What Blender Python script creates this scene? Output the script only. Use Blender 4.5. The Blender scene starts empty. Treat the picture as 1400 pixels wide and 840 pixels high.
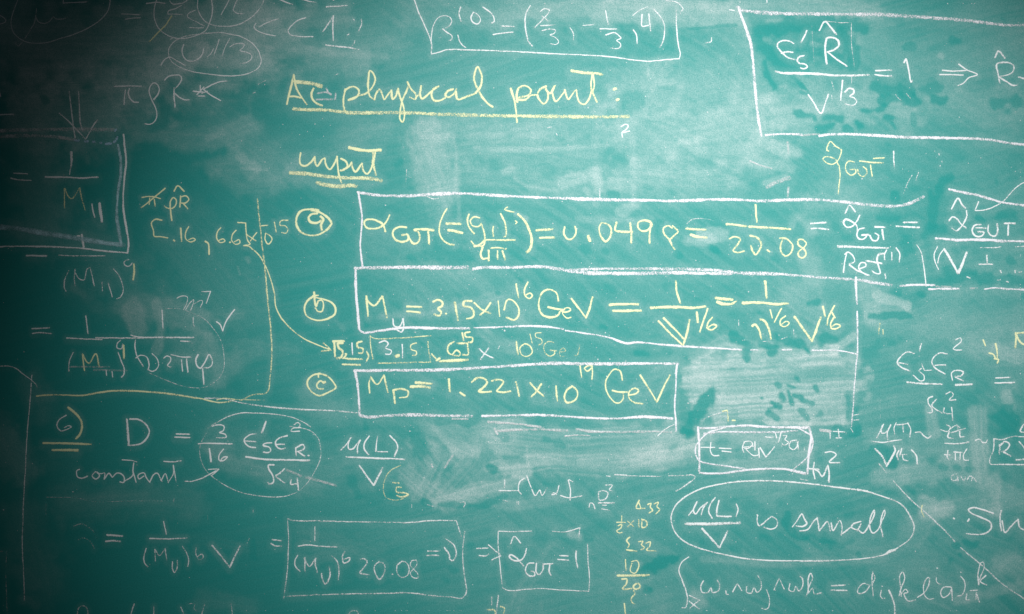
import bpy, math, random
import numpy as np
from mathutils import Vector

# ------------------------------------------------------------------ camera, world, lamps, exposure
scene = bpy.context.scene
col = scene.collection
S = 0.0016                 # metres per board unit (the visible field is 1400 x 840 units = 2.24 x 1.34 m)
ZC = 1.55                  # height of the field's centre above the floor


def pt(x, y, d=0.0):
    """board unit -> world; d = distance in front of the board face"""
    return ((x - 700.0) * S, -d, ZC - (y - 420.0) * S)


cam = bpy.data.cameras.new('camera')
cam.lens = 40.0
cam.sensor_width = 36.0
cam.clip_end = 100.0
cam_ob = bpy.data.objects.new('camera', cam)
cam_ob.location = (0.0, -1400 * S * cam.lens / 36.0, ZC)
cam_ob.rotation_euler = (math.radians(90), 0, 0)
col.objects.link(cam_ob)
scene.camera = cam_ob

world = bpy.data.worlds.new('World')
scene.world = world
world.use_nodes = True
bg = world.node_tree.nodes['Background']
bg.inputs['Color'].default_value = (0.80, 0.92, 1.0, 1)
bg.inputs['Strength'].default_value = 0.026


def spot(name, loc, aim, energy, size, blend, radius, color):
    l = bpy.data.lights.new(name, 'SPOT')
    l.energy = energy
    l.spot_size = math.radians(size)
    l.spot_blend = blend
    l.shadow_soft_size = radius
    l.color = color
    o = bpy.data.objects.new(name, l)
    o.location = loc
    o.rotation_euler = (Vector(aim) - Vector(loc)).to_track_quat('-Z', 'Y').to_euler()
    col.objects.link(o)
    return o


# the room's board lamp: a soft ceiling spot behind the viewer, aimed right of the board's middle
lamp = spot('board_lamp', (0.36, -2.3, ZC + 1.0), pt(915, 405), 408.0, 61.4, 1.0, 0.2, (0.985, 0.995, 1.0))
lamp.scale = (1.03, 0.87, 1.0)      # an oval throw, wider than high

scene.view_settings.view_transform = 'Standard'
scene.view_settings.look = 'None'
scene.view_settings.exposure = 0.0
scene.view_settings.gamma = 1.0

rng = np.random.default_rng(7)
random.seed(7)


# ------------------------------------------------------------------ materials
def nodes_of(m):
    m.use_nodes = True
    nt = m.node_tree
    nt.nodes.clear()
    return nt, nt.nodes.new, nt.links.new


def chalk_material(name, rgb, grain=1.0, gain=1.9, off=-0.50):
    m = bpy.data.materials.new(name)
    nt, N, L = nodes_of(m)
    out = N('ShaderNodeOutputMaterial')
    geo = N('ShaderNodeNewGeometry')
    att = N('ShaderNodeAttribute'); att.attribute_name = 'press'
    n1 = N('ShaderNodeTexNoise'); n1.inputs['Scale'].default_value = 380; n1.inputs['Detail'].default_value = 2.5
    n2 = N('ShaderNodeTexNoise'); n2.inputs['Scale'].default_value = 70; n2.inputs['Detail'].default_value = 2
    L(geo.outputs['Position'], n1.inputs['Vector'])
    L(geo.outputs['Position'], n2.inputs['Vector'])

    def math_(op, a, b, c=None, clamp=False):
        q = N('ShaderNodeMath'); q.operation = op; q.use_clamp = clamp
        for i, v in enumerate((a, b, c)):
            if v is None:
                continue
            if isinstance(v, (int, float)):
                q.inputs[i].default_value = v
            else:
                L(v, q.inputs[i])
        return q.outputs[0]
    # coverage = pressure of the stroke against the tooth of the board
    a = math_('MULTIPLY_ADD', n1.outputs['Fac'], 3.2 * grain, -1.6 * grain)
    b = math_('MULTIPLY_ADD', n2.outputs['Fac'], 1.1, -0.55)
    c = math_('MULTIPLY_ADD', att.outputs['Fac'], gain, off)
    d = math_('ADD', a, b)
    gate = math_('MULTIPLY', att.outputs['Fac'], 2.2, clamp=True)
    e = math_('ADD', math_('MULTIPLY', d, gate), c, clamp=True)
    dif = N('ShaderNodeBsdfDiffuse'); dif.inputs['Color'].default_value = (*rgb, 1)
    tr = N('ShaderNodeBsdfTransparent')
    mix = N('ShaderNodeMixShader')
    L(e, mix.inputs['Fac']); L(tr.outputs[0], mix.inputs[1]); L(dif.outputs[0], mix.inputs[2])
    L(mix.outputs[0], out.inputs['Surface'])
    return m


CHALK = {
    'w': chalk_material('white_chalk', (0.79, 0.83, 0.82)),
    'p': chalk_material('soft_white_chalk', (0.80, 0.80, 0.83)),
    'y': chalk_material('yellow_chalk', (0.79, 0.82, 0.50)),
    's': chalk_material('smeared_white_chalk', (0.74, 0.76, 0.76), 0.55, 0.75, -0.03),
    't': chalk_material('smeared_blue_chalk', (0.42, 0.66, 0.70), 0.55, 0.85, -0.03),
    'b': chalk_material('blue_chalk', (0.38, 0.58, 0.70)),
}


def board_material():
    m = bpy.data.materials.new('green_board_enamel')
    nt, N, L = nodes_of(m)
    out = N('ShaderNodeOutputMaterial')
    bs = N('ShaderNodeBsdfPrincipled')
    geo = N('ShaderNodeNewGeometry')
    att = N('ShaderNodeAttribute'); att.attribute_name = 'dust'
    fine = N('ShaderNodeTexNoise'); fine.inputs['Scale'].default_value = 400; fine.inputs['Detail'].default_value = 3
    mid = N('ShaderNodeTexNoise'); mid.inputs['Scale'].default_value = 22; mid.inputs['Detail'].default_value = 6
    mid.inputs['Roughness'].default_value = 0.65
    mp = N('ShaderNodeMapping'); mp.inputs['Scale'].default_value = (3.0, 1, 16)
    mp.inputs['Rotation'].default_value = (0, 0.12, 0)
    streak = N('ShaderNodeTexNoise'); streak.inputs['Scale'].default_value = 4.0; streak.inputs['Detail'].default_value = 7
    streak.inputs['Roughness'].default_value = 0.62
    L(geo.outputs['Position'], fine.inputs['Vector'])
    L(geo.outputs['Position'], mid.inputs['Vector'])
    L(geo.outputs['Position'], mp.inputs['Vector']); L(mp.outputs[0], streak.inputs['Vector'])

    def math_(op, a, b, c=None, clamp=False):
        q = N('ShaderNodeMath'); q.operation = op; q.use_clamp = clamp
        for i, v in enumerate((a, b, c)):
            if v is None:
                continue
            if isinstance(v, (int, float)):
                q.inputs[i].default_value = v
            else:
                L(v, q.inputs[i])
        return q.outputs[0]
    f1 = math_('MULTIPLY_ADD', fine.outputs['Fac'], 2.2, -0.10)          # grain of the settled dust
    f2 = math_('MULTIPLY_ADD', mid.outputs['Fac'], 0.4, 0.80)
    f3 = math_('MULTIPLY_ADD', streak.outputs['Fac'], 0.5, 0.75)
    d = math_('MULTIPLY', math_('MULTIPLY', math_('MULTIPLY', att.outputs['Fac'], f1), f2), f3)
    fleck = N('ShaderNodeTexNoise'); fleck.inputs['Scale'].default_value = 380; fleck.inputs['Detail'].default_value = 1
    L(geo.outputs['Position'], fleck.inputs['Vector'])
    fk = math_('MULTIPLY_ADD', fleck.outputs['Fac'], 6.0, -4.05, clamp=True)   # crumbs caught in the dust
    d = math_('ADD', d, math_('MULTIPLY', fk, math_('MULTIPLY', att.outputs['Fac'], 2.2)))
    d = math_('MINIMUM', d, 0.9)
    enamel = N('ShaderNodeMix'); enamel.data_type = 'RGBA'
    enamel.inputs['A'].default_value = (0.009, 0.175, 0.154, 1)
    enamel.inputs['B'].default_value = (0.024, 0.360, 0.330, 1)
    L(fine.outputs['Fac'], enamel.inputs['Factor'])
    mix = N('ShaderNodeMix'); mix.data_type = 'RGBA'
    mix.inputs['B'].default_value = (0.62, 0.68, 0.66, 1)
    L(enamel.outputs['Result'], mix.inputs['A'])
    L(d, mix.inputs['Factor'])
    L(mix.outputs['Result'], bs.inputs['Base Color'])
    bs.inputs['Roughness'].default_value = 0.62
    bs.inputs['Specular IOR Level'].default_value = 0.12
    bump = N('ShaderNodeBump'); bump.inputs['Strength'].default_value = 0.08; bump.inputs['Distance'].default_value = 0.0004
    L(fine.outputs['Fac'], bump.inputs['Height']); L(bump.outputs[0], bs.inputs['Normal'])
    L(bs.outputs[0], out.inputs['Surface'])
    return m


def plain_material(name, rgb, rough):
    m = bpy.data.materials.new(name)
    nt, N, L = nodes_of(m)
    out = N('ShaderNodeOutputMaterial'); bs = N('ShaderNodeBsdfPrincipled')
    no = N('ShaderNodeTexNoise'); no.inputs['Scale'].default_value = 60
    mx = N('ShaderNodeMix'); mx.data_type = 'RGBA'
    mx.inputs['A'].default_value = (*[c * 0.8 for c in rgb], 1); mx.inputs['B'].default_value = (*rgb, 1)
    L(no.outputs['Fac'], mx.inputs['Factor']); L(mx.outputs['Result'], bs.inputs['Base Color'])
    bs.inputs['Roughness'].default_value = rough
    L(bs.outputs[0], out.inputs['Surface'])
    return m


# ------------------------------------------------------------------ the chalkboard
board = bpy.data.objects.new('chalkboard', None)
board.location = pt(700, 420)
board['label'] = 'green chalkboard covered in white and yellow handwritten physics equations and eraser smears'
board['category'] = 'chalkboard'
col.objects.link(board)
ORG = Vector(board.location)


def mesh_part(name, verts, faces, mat, parent, origin=None, attr=None):
    me = bpy.data.meshes.new(name)
    v = np.asarray(verts, dtype=np.float32)
    o = np.asarray(origin if origin is not None else (0, 0, 0), dtype=np.float32)
    me.from_pydata((v - o).tolist(), [], faces)
    me.materials.append(mat)
    if attr is not None:
        a = me.attributes.new('press', 'FLOAT', 'POINT')
        a.data.foreach_set('value', np.asarray(attr, dtype=np.float32))
    ob = bpy.data.objects.new(name, me)
    col.objects.link(ob)
    ob.parent = parent
    return ob


# --- chalk dust lying on the face: wiped, streaked and dabbed clean (a property of the surface)
def vnoise(x, y, sc, seed):
    x = x / sc; y = y / sc
    xi = np.floor(x).astype(np.int64); yi = np.floor(y).astype(np.int64)
    fx = x - xi; fy = y - yi
    fx = fx * fx * (3 - 2 * fx); fy = fy * fy * (3 - 2 * fy)

    def h(a, b):
        n = (a * 374761393 + b * 668265263 + seed * 1442695041) & 0x7fffffff
        n = ((n ^ (n >> 13)) * 1274126177) & 0x7fffffff
        return ((n ^ (n >> 16)) & 0xffff) / 65535.0
    return ((h(xi, yi) * (1 - fx) + h(xi + 1, yi) * fx) * (1 - fy)
            + (h(xi, yi + 1) * (1 - fx) + h(xi + 1, yi + 1) * fx) * fy)


def axis(lo, hi, ext):
    fine = np.arange(lo - 12, hi + 12.1, 1.5)
    a = np.linspace(lo - ext, lo - 12, 24)[:-1]
    b = np.linspace(hi + 12, hi + ext, 24)[1:]
    return np.concatenate([a, fine, b])


AX = axis(0, 1400, 450)
AY = axis(0, 840, 300)
GX, GY = np.meshgrid(AX, AY)

# chalk writing: @part|label|stroke width|pressure|chalk, then one mark per line
WRITING = """
@circled_expression|faint Greek mu inside a large dim chalk oval, at the dark top corner|2.6|.7|w
O 00 : 125,-10 90,90 75,160 90,220 130,262 190,290 250,298 330,290 420,262 500,238 580,205 650,165 705,120 740,70 752,20 750,-10
L 00 w2.6 o.6 : 250,60 245,110 235,160 200,220 160,280 125,315 108,295 120,290; 245,115 262,150 290,160 325,155 350,135 362,112; 362,112 385,132 410,133 440,130 462,118
M 00 w3 : 435,-10 432,22 432,22 500,20 595,14
M 00 : 0,105 35,130 40,150 15,162 -10,165
@overlapping_oval_notes|two overlapping chalk ovals round scratched symbols after a dim equals sign, top edge|2.7|.75|w
E 00 w3 : 830,98 900,100 960,104; 858,134 910,126 962,124
O 00 : 1075,-10 1055,60 1055,120 1075,180 1110,220 1160,250 1220,265 1300,258 1400,215 @01 20,185 45,120 52,60 45,-10
O 00 : 1355,-10 1350,50 1370,105 1400,145 @01 60,175 150,182 220,172 290,140 350,90 390,40 405,-10
L 00 : 1160,8 1180,28 1250,20 1290,-5; 1240,38 1200,60 1150,80 1148,98 1148,98 1250,100
L 00 : 1335,72 1290,95 1282,115 1300,130 1340,150 1400,180; 1295,188 1340,193 1395,190
M 00 c=y : 1175,110 1130,175 1080,225 1020,288
M 00 : 1000,25 1070,18 1130,25; 1165,270 1178,265
M 01 : 110,104 140,50 170,-5; 224,-5 205,40 195,70 215,90 270,96
@oval_exponent_note|one third exponent scrawled inside a chalk oval above the rubbed out greek product|2.6|.75|w
O 00 : 1400,230 1290,245 1220,268 1180,295 1155,335 1152,375 1165,410 1200,445 1250,470 1320,492 1400,505 @01 80,515 170,520 250,515 320,495 365,465 385,420 375,370 350,325 300,280 240,250 170,235 100,225 0,230
L 00 w3 : 1100,448 1120,415 1160,393 1200,412 1270,452; 1258,305 1245,340 1250,380 1280,415 1320,420 1360,400 1385,365 1392,330
D 01 : 98,270 80,330 60,380; 60,335 40,370 15,392
S 01 : 172,265 140,320 118,382
D 01 : 168,325 200,305 250,298 270,305 258,330 240,345 290,360 320,378 318,405 285,428 240,435
@inequality_note|white much less than one with underlined digit, left of the bracketed beta vector|3|.85|w
S 01 : 505,130 430,155 370,185; 350,160 338,185 355,210 420,235 485,248; 692,122 640,140 595,175 570,210 580,235 640,250 740,252
S 01 : 505,-5 560,18 605,33; 665,-5 720,12 760,18
U 01 w3.5 : 830,48 900,45 975,40; 825,308 900,318 980,325 1058,342
D 01 w3.3 : 808,218 840,170 880,108 880,108 875,180 878,280
M 01 w2.6 o.65 : 1070,130 1072,165 1050,220; 1025,280 1020,300 1000,322
M 01 w3 : 1016,135 1022,140; 975,240 985,234; 876,-4 880,4
@product_note|white handwritten pi rho R with a starred arrow, beside the double down arrow|3|.8|w
L 00 w3.2 : 780,592 870,590 968,592; 858,615 852,660 848,718; 885,605 878,640 890,675 915,698 948,700
L 00 : 1050,682 1080,645 1090,610 1075,578 1050,570 1028,590 1020,630 1035,680 1060,730 1072,780 1065,820 1040,845 1015,852 990,848
L 00 : 1125,550 1150,525 1190,515 1230,518 1242,540 1225,575 1200,605; 1190,600 1190,660 1198,740; 1195,640 1230,670 1260,685 1295,685
S 00 : 1320,625 1400,632; 1370,585 1368,630; 1395,595 1345,650; 1355,658 1400,658
S 01 : -10,612 40,585 100,562 155,555; -5,615 40,650 110,690; -20,640 20,625
M 01 w2.4 o.5 : 365,578 425,548; 330,638 345,632; 890,515 915,505
@double_arrow|white double down arrow pointing into the boxed fraction at the dark edge|3.4|.62|w
A 00 : 475,625 485,720 500,850 515,945; 537,628 542,720 550,840 565,900; 405,775 440,805 480,840 530,895 585,952; 585,952 620,895 650,840 668,820
M 00 w3.6 : -10,786 95,782; -2,635 5,660
@heading|yellow cursive heading ending in a colon with one long grainy underline|3.9|1|y
L 01 w4.2 : 562,715 575,650 595,570 608,512; 608,512 625,600 650,650 698,718; 575,662 620,662 660,672
L 01 : 745,605 730,640 735,675 760,705 805,724
S 01 w6 : 612,560 680,565 740,575 802,592
M 01 w3.6 o.75 c=s : 770,640 830,632 865,646; 830,605 848,640 865,648; 760,682 890,680; 895,640 893,680
W 01 : 962,610 950,660 948,720 960,760 975,780; 955,625 985,600 1020,595 1050,612 1055,640 1030,670 985,688 ; 980,685 1040,660 1110,635 1150,590 1165,545 1150,500 1128,485 1118,540 1118,620 1130,660 1160,685; 1160,685 1172,640 1195,612 1212,645 1225,682 1250,650 1275,618; 1275,618 1285,680 1305,660 1320,605; 1320,605 1330,650 1355,720 1365,790 1352,838 1334,815 1335,770 1350,690 1390,590 1385,560; 1385,560 @02 10,610 42,645 40,680 0,665; 40,672 75,630 80,588; 80,588 70,630 85,675 110,660 150,625 200,590; 200,590 165,610 150,645 165,685 205,690 245,670; 300,610 260,625 245,655 270,665 310,635 320,610; 315,625 330,682 380,665 450,640; 450,640 485,590 495,530 480,480 465,460 445,500 442,550 465,610 500,670 540,715 570,733
W 02 : 690,605 705,650 720,710 728,770 735,840; 735,700 732,650 745,605 780,588 815,600 830,620 815,650 770,665 735,668; 740,684 790,682 830,655 880,648; 935,592 895,610 875,640 885,680 915,710 940,690 945,640 930,600; 930,612 960,640 990,590; 995,585 975,620 985,670 1000,695 1050,640 1065,618; 1060,615 1070,650 1085,680 1125,630 1140,615; 1140,618 1145,660 1165,705 1195,715 1225,680 1245,620; 1250,510 1240,570 1245,620 1265,665 1282,700; 1255,515 1262,580 1250,640
S 02 w6 : 1105,485 1180,497 1250,503 1320,508
S 03 w5.5 : -4,612 10,608; 16,686 28,680
U 01 w6.4 o.72 : 605,745 700,752 800,752 900,762 1000,772 1200,772 1400,772 @02 150,780 300,785 500,790 750,795 1000,798 1300,800 1400,800 @03 100,797
M 13 w3 c=w : 45,28 75,12 95,20 80,45 50,68 105,58; 50,75 55,100
@boxed_equation|white bracketed beta vector of thirds in a thin open topped box, top centre|2.9|.88|w
B 02 : 28,-15 60,80 100,170 150,300 148,372 148,372 200,358 260,342 400,343 600,350 800,358 1000,370 1200,378 1400,393 @03 100,408 230,420 330,412 445,402 445,402 450,370 435,300 425,200 422,70
M 03 w2.6 o.7 : 350,5 420,15 450,35 470,65 455,80 452,105; 125,108 175,70 228,48
L 02 : 148,300 150,240 165,170 195,125 235,110 275,120 288,150 270,180 225,198 225,198 260,225 290,250 285,275 262,280
P 02 : 350,50 338,90 352,150; 500,50 545,80 575,120 578,150 558,162
D 02 : 435,85 420,125 435,155 465,165 485,140 470,105 435,85
L 02 : 330,240 340,280 360,310 385,328
E 02 w3.3 : 632,180 715,184; 570,238 640,228 708,222
P 02 w3.2 : 825,38 795,95 790,170 800,240 818,295 840,318
D 02 : 895,80 920,62 955,70 945,95 905,140 855,190; 905,110 945,145
F 02 : 895,178 997,170
D 02 : 905,212 950,200 998,210 985,232 960,240 1005,265 1018,290 1000,305 960,300
S 02 : 1095,190 1118,225 1120,275; 1185,176 1258,170
D 02 : 1340,72 1348,120 1360,170
F 02 : 1300,198 1415,200
D 02 : 1340,240 1400,225 1430,245 1445,262 1415,278 1440,300 1442,322 1420,335 1375,330
S 03 : 130,205 150,240 155,300
D 03 : 190,100 186,150 190,180 244,172; 235,96 240,150 248,215
P 03 : 265,60 310,110 340,170 342,230 330,290 310,325
M 03 w3.2 : 625,295 662,285 662,255
@boxed_fraction|white epsilon R hat over a cube root, equals one, inside the thick grainy box|3.6|.95|w
B 03 w6.6 o.72 c=p : 840,45 870,70 930,80 1100,92 1250,95 1400,97 @04 200,100 400,100 600,112 800,125 1000,140 1200,165 1300,175 1470,172 1700,180
B 03 w5.4 o.82 c=p : 845,50 870,120 900,200 930,290 945,400 955,520 965,650 980,780 990,850 1005,932
B 13 w5 o.7 c=p : 1030,85 1150,78 1280,80
B 13 w4.4 o.6 c=s : 1280,85 1400,78
B 14 w5.4 o.78 c=p : 0,90 60,82 150,78 350,85 600,100 900,105 1150,115 1300,140 1450,155 1700,170
M 03 w3 : 785,68 820,74; 1042,-5 1043,18
M 03 w2.2 o.45 : 860,-5 858,45; 1350,180 1355,290 1365,440
L 03 : 1225,300 1200,285 1155,280 1120,295 1115,320 1140,355 1185,395 1235,410; 1140,365 1180,355 1220,360
S 03 : 1315,210 1295,255 1275,292
L 03 : 1300,382 1265,390 1250,415 1265,435 1300,440 1318,458 1295,472 1270,465
M 04 w2.3 o.55 : 40,145 130,155 220,158 220,158 220,300 240,460; 220,500 220,580
F 03 w5 : 1100,490 1140,500 1250,503 1400,507 @04 100,517 230,518 340,515
L 04 w4 : 50,262 40,330 52,440; 45,300 50,265 90,258 130,280 135,310 105,340 50,360; 55,355 110,400 190,455
H 04 w4 : 0,210 38,148 80,190 118,238
L 03 : 1325,648 1360,700 1412,775 1440,710 1462,645
D 04 : 160,550 150,640 145,688
D 04 : 175,632 205,605 235,615 235,640 210,660 240,672 255,695 235,720 175,712
M 04 w2.2 o.5 : 85,560 102,620; 85,650 90,695; 520,645 540,672 565,690; 595,640 630,680
E 04 w4 : 385,485 495,482; 380,512 440,520 495,520
D 04 w4.2 : 580,430 592,405 610,480 628,565 638,550
A 04 w3 : 840,482 920,488 1005,482; 820,512 900,512 985,515; 952,440 1010,480 1080,512 1020,535 985,570 945,588
L 04 w3.4 : 1210,450 1222,510 1235,575; 1210,470 1215,440 1250,428 1300,432 1330,455 1325,490 1290,512 1222,525; 1228,528 1280,560 1325,585 1358,583
H 04 w3.4 : 1200,398 1225,350 1272,402
S 04 w3.4 : 1360,528 1400,538 1480,545
@equation|small yellow alpha hat equals one just under the thick grainy box|3|.85|y
H 14 : 65,195 52,190 75,130 110,160 152,185
L 14 : 152,185 150,205 125,260 90,285 50,275 25,250 35,235 75,235 110,250 130,290; 135,290 142,360 135,430 130,490
L 14 : 240,268 200,265 180,290 185,335 215,358 250,340 248,320 210,320; 215,320 262,318
L 14 : 262,320 270,350 300,368 325,345 320,310; 300,300 325,320
L 14 : 275,262 350,270 440,275; 350,290 362,368
E 14 : 370,245 445,240
D 14 w3.4 c=w : 510,195 508,250 515,310
@heading|yellow cursive word with two underlines above the circled letters|3.8|1|y
W 11 : 655,205 648,250 655,285 690,295 730,265 752,232; 752,232 755,270 768,298 800,255 820,242; 820,242 830,290 855,320 890,270 905,230; 905,230 908,300 920,370 935,412; 930,245 965,265 975,295 945,325 925,328; 945,322 985,300 1005,270; 1005,270 1010,310 1030,335 1060,300 1075,278; 1075,278 1085,330 1110,350 1140,310 1150,250; 1150,205 1155,290 1170,360; 1165,205 1150,300
S 11 w5 : 985,168 1040,182 1110,192 1205,186
U 11 w6 o.8 : 580,342 700,350 850,370 1000,378 1120,380 1210,396
U 11 w6 o.85 : 765,410 830,425 920,435 1000,428 1045,436
@circled_letter|yellow letter a in a ring, topmost of the three ringed letters|4|.95|y
O 11 : 780,600 720,592 665,600 630,640 625,690 650,740 700,768 760,770 810,750 850,715 865,685 840,650 790,615 725,600
L 11 w4.4 : 770,620 730,625 708,650 725,680 770,685 800,665; 790,640 810,660 795,700 802,740
@circled_letter|yellow letter b in a ring, middle of the three ringed letters|3.8|.95|y
O 21 : 745,345 700,380 682,430 695,480 740,505 790,512 850,495 890,465 890,420 860,385 800,365 740,350
L 21 : 748,318 752,380 762,415 775,380 800,375 812,410 800,450 775,450 755,425; 740,345 775,340
@circled_letter|yellow letter c in a ring, lowest of the three ringed letters|3.6|.95|y
O 31 : 790,35 740,45 705,80 702,115 730,160 780,185 840,165 895,130 880,95 840,55 790,35
L 31 : 815,100 790,85 765,110 775,138 810,138; 775,40 778,60
M 31 w5.5 : 815,95 822,92
@boxed_equation|yellow alpha equals 0.0498 over white alpha ratio in the long box beside ringed a|3.9|.97|y
B 11 w5.6 o.85 c=p : 1045,475 1120,488 1200,498 1300,500 1400,500 @12 150,490 300,483 400,485 600,498 800,508 1000,515 1200,522 1400,528 @13 200,530 400,535 600,528 800,525 1000,535 1200,528 1400,527 @14 150,540 300,558 450,570 550,568 620,550 715,505
B 11 w4.2 c=p : 1050,480 1065,570 1075,660 1068,750 1062,840 1070,920 1078,990
M 12 w2.4 c=w o.7 : 120,505 160,522 205,515; 1300,450 1300,525
L 11 : 1235,745 1220,700 1180,672 1140,660 1095,670 1090,695 1110,720 1160,725 1205,710 1240,680 1265,630
L 11 : 1380,715 1330,712 1290,735 1285,770 1305,800 1350,815 1390,800 1385,765 1345,768
L 12 : 0,795 25,825 50,825 70,790 60,750 30,735
L 12 w4.6 : 30,732 100,728 165,735; 128,745 135,830
P 12 : 255,588 225,640 205,700 205,760 230,805 270,830 305,835
E 12 w5 : 250,690 350,692; 262,735 310,742 362,755
P 12 : 405,625 395,665 405,715 445,760; 622,620 650,680 660,740 655,778 640,780
L 12 : 480,650 440,645 415,670 430,705 470,710 490,690; 490,690 510,750 515,800 505,840 490,848; 420,810 450,840 490,825 510,800
F 12 : 520,800 620,802 722,802
D 12 : 572,708 568,740 575,780
D 12 w3 : 670,575 650,592 715,612; 722,672 735,680 725,692
P 12 w4.6 : 740,625 785,670 820,740 835,800 825,860 800,890
D 22 : 440,5 490,0; 500,10 485,60 500,90 540,85; 540,30 542,105
L 22 : 555,18 600,15 662,22; 600,35 602,95; 635,35 655,100
E 12 w4.6 : 865,735 980,728; 890,788 990,785
D 12 : 1060,712 1055,760 1080,795 1110,795 1138,750 1130,708
S 12 w6 : 1222,775 1232,808
D 12 : 1310,685 1295,720 1305,770 1340,812 1372,780 1375,720 1345,690 1310,685
D 13 w4.3 : 15,680 5,735 60,745 125,745; 108,685 115,760 115,825
D 13 w4.3 : 255,705 245,680 205,668 165,680 160,715 185,740 225,735 255,705; 248,690 240,760 240,825
D 13 w3.8 : 395,720 370,705 335,720 340,760 375,800 400,850 415,868; 395,705 435,745 410,770 380,800
E 13 w4.6 : 490,725 560,730 625,732; 520,765 570,780 632,785
M 13 w2.6 c=w o.5 : 495,690 530,662 570,655 630,658 680,672
D 13 : 965,560 968,620 975,682
F 13 w4.5 : 765,692 840,700 905,708; 920,710 1000,715 1100,720 1205,728
D 13 w3.6 : 785,795 820,780 860,795 845,830 830,850 812,875 845,888 888,878
D 13 w3.8 : 925,770 980,790 1005,830 985,880 965,902 945,880 932,840
S 23 w4 : 1045,30 1060,42
D 13 w3.6 : 1130,790 1170,790 1200,815 1218,845 1205,890 1170,912 1140,885 1135,840 1150,800
D 13 w3.4 : 1290,800 1260,800 1255,830 1300,868 1310,900 1285,925 1258,910 1258,885 1300,850 1312,825 1290,800
E 13 w4 c=w : 1340,690 1400,685 1452,682; 1345,725 1400,722 1465,732
H 14 w4 c=w : 178,622 205,565 248,612
L 14 w3.8 c=w : 278,630 260,670 220,712 185,712 165,680 180,660 220,675 255,705 260,740
L 14 w3.4 c=w : 310,720 270,730 258,770 275,795 305,795 325,770 300,770; 290,768 340,765
L 14 w3.4 c=w : 345,770 365,805 395,805 405,770 380,755
L 14 w3.6 c=w : 380,712 450,715; 430,730 440,800
F 24 w5 c=w o.8 : 125,5 300,12 475,18
L 24 w3.8 c=w : 165,185 175,110 190,48; 175,60 195,45 230,70 240,110 205,125; 205,130 260,170 340,205
L 24 w3.4 c=w : 275,160 320,140 315,120 285,118 270,150 290,180 340,203
L 24 w3.8 c=w : 440,55 410,60 395,95 405,140 415,190 385,190 360,175; 320,105 430,122
P 24 w3.4 c=w : 460,30 445,60 448,98; 525,15 550,55 545,115
D 24 w3.4 c=w : 495,45 495,102
E 14 w4.2 c=w : 575,682 670,682; 525,708 600,712 685,716
@fraction|white alpha hat over a bracketed V at the edge, under a sloping line and tick|3.8|.93|w
V 14 w5 c=p o.85 : 885,455 1000,480 1100,500 1250,545 1400,565 1700,600
M 14 w3 : 1090,540 1065,600 1065,600 1110,600 1180,580 1255,540 1310,480 1350,440 1400,410 1500,400
H 14 w4.4 : 905,590 948,518 975,560 1000,585
L 14 w4 : 1005,600 1008,640 985,690 940,738 905,720; 885,670 910,645 940,655 965,690 1005,720
L 14 : 1105,695 1060,705 1045,740 1070,775 1110,775 1125,750 1080,745; 1070,718 1140,720
L 14 : 1155,700 1155,745 1180,775 1210,770 1220,730 1215,690
L 14 w4.4 : 1265,688 1340,688; 1292,700 1290,775
F 14 w5 o.85 c=p : 795,790 850,795 950,802 1100,800 1250,808 1400,812 1700,830
P 24 w3 : 665,-5 695,45 710,120 722,200 730,280; 810,5 785,60 795,120 815,165; 855,20 820,70 810,120
L 24 w4.8 : 855,25 900,100 950,190; 950,190 980,120 1008,45
S 24 w3.4 : 1145,65 1148,125; 1090,128 1185,128
F 24 w3 o.6 : 1100,15 1180,15 1245,10; 1340,8 1420,4
M 24 w4 o.55 : 450,195 455,225; 1238,170 1242,185; 1338,170 1340,185; 1220,236 1235,232; 1280,245 1290,250; 1365,182 1382,180; 1010,215 1030,222
@boxed_equation|yellow mass of 3.15 times ten to sixteen in the box beside ringed b|3.9|.97|y
B 21 w6 o.82 c=p : 1025,155 1100,152 1250,150 1400,148 @22 200,150 400,150
B 22 w6 o.8 c=p : 430,160 500,150 700,150 900,145 1050,165 1200,185 1400,189 @23 200,190 400,185 600,190 800,195
B 22 w5.6 o.72 c=p : 1100,165 1250,160 1400,159 @23 200,158 400,160 600,165 750,175 850,188 1000,190 1200,200 1400,218 @24 120,225 270,235 380,255 500,270
B 24 w4.6 o.85 c=p : 550,275 650,268 790,270; 745,298 850,295 960,295; 1130,298 1200,290 1280,295; 1280,298 1400,301 1700,305
B 24 w4.4 o.6 c=s : 1030,292 1080,292; 800,280 900,285
B 21 w4.6 c=p : 1030,155 1032,250 1035,350 1048,480 1055,575
B 21 w4.6 c=p o.9 : 1060,580 1090,595 1180,585 1280,570 1400,561 @22 200,565 410,565
B 22 w4 c=p o.85 : 440,562 600,558 800,550 950,555 1055,572; 1065,580 1200,600 1320,620 1400,640 @23 50,660 90,668 150,660 300,675 500,690 700,702 870,712
B 23 w3.6 c=p o.8 : 930,712 980,714; 1145,714 1215,712; 1350,715 1400,717 1530,718 1660,742
B 24 w4.8 c=p o.9 : 250,215 252,300 258,400
B 24 w3.8 c=p o.85 : 258,450 262,550 262,740
B 24 w3.2 c=p o.75 : 262,740 250,830 246,900 240,960 232,1100 220,1240
L 21 w4.2 : 1105,345 1115,485; 1100,345 1120,385 1160,410 1215,345; 1215,345 1230,420 1245,495
L 21 w3.8 c=w : 1285,500 1295,550 1330,555 1360,500; 1355,500 1360,560 1345,590 1310,575
E 21 : 1380,415 1400,417 1485,420; 1380,450 1400,451 1475,458
D 22 : 160,385 195,372 225,390 220,415 195,430 215,455 205,478 165,470
S 22 w4 : 246,465 252,466
D 22 w4 : 310,385 320,450 330,512
D 22 w4.2 : 425,380 375,380 370,410 420,425 440,460 430,490 390,500
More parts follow.
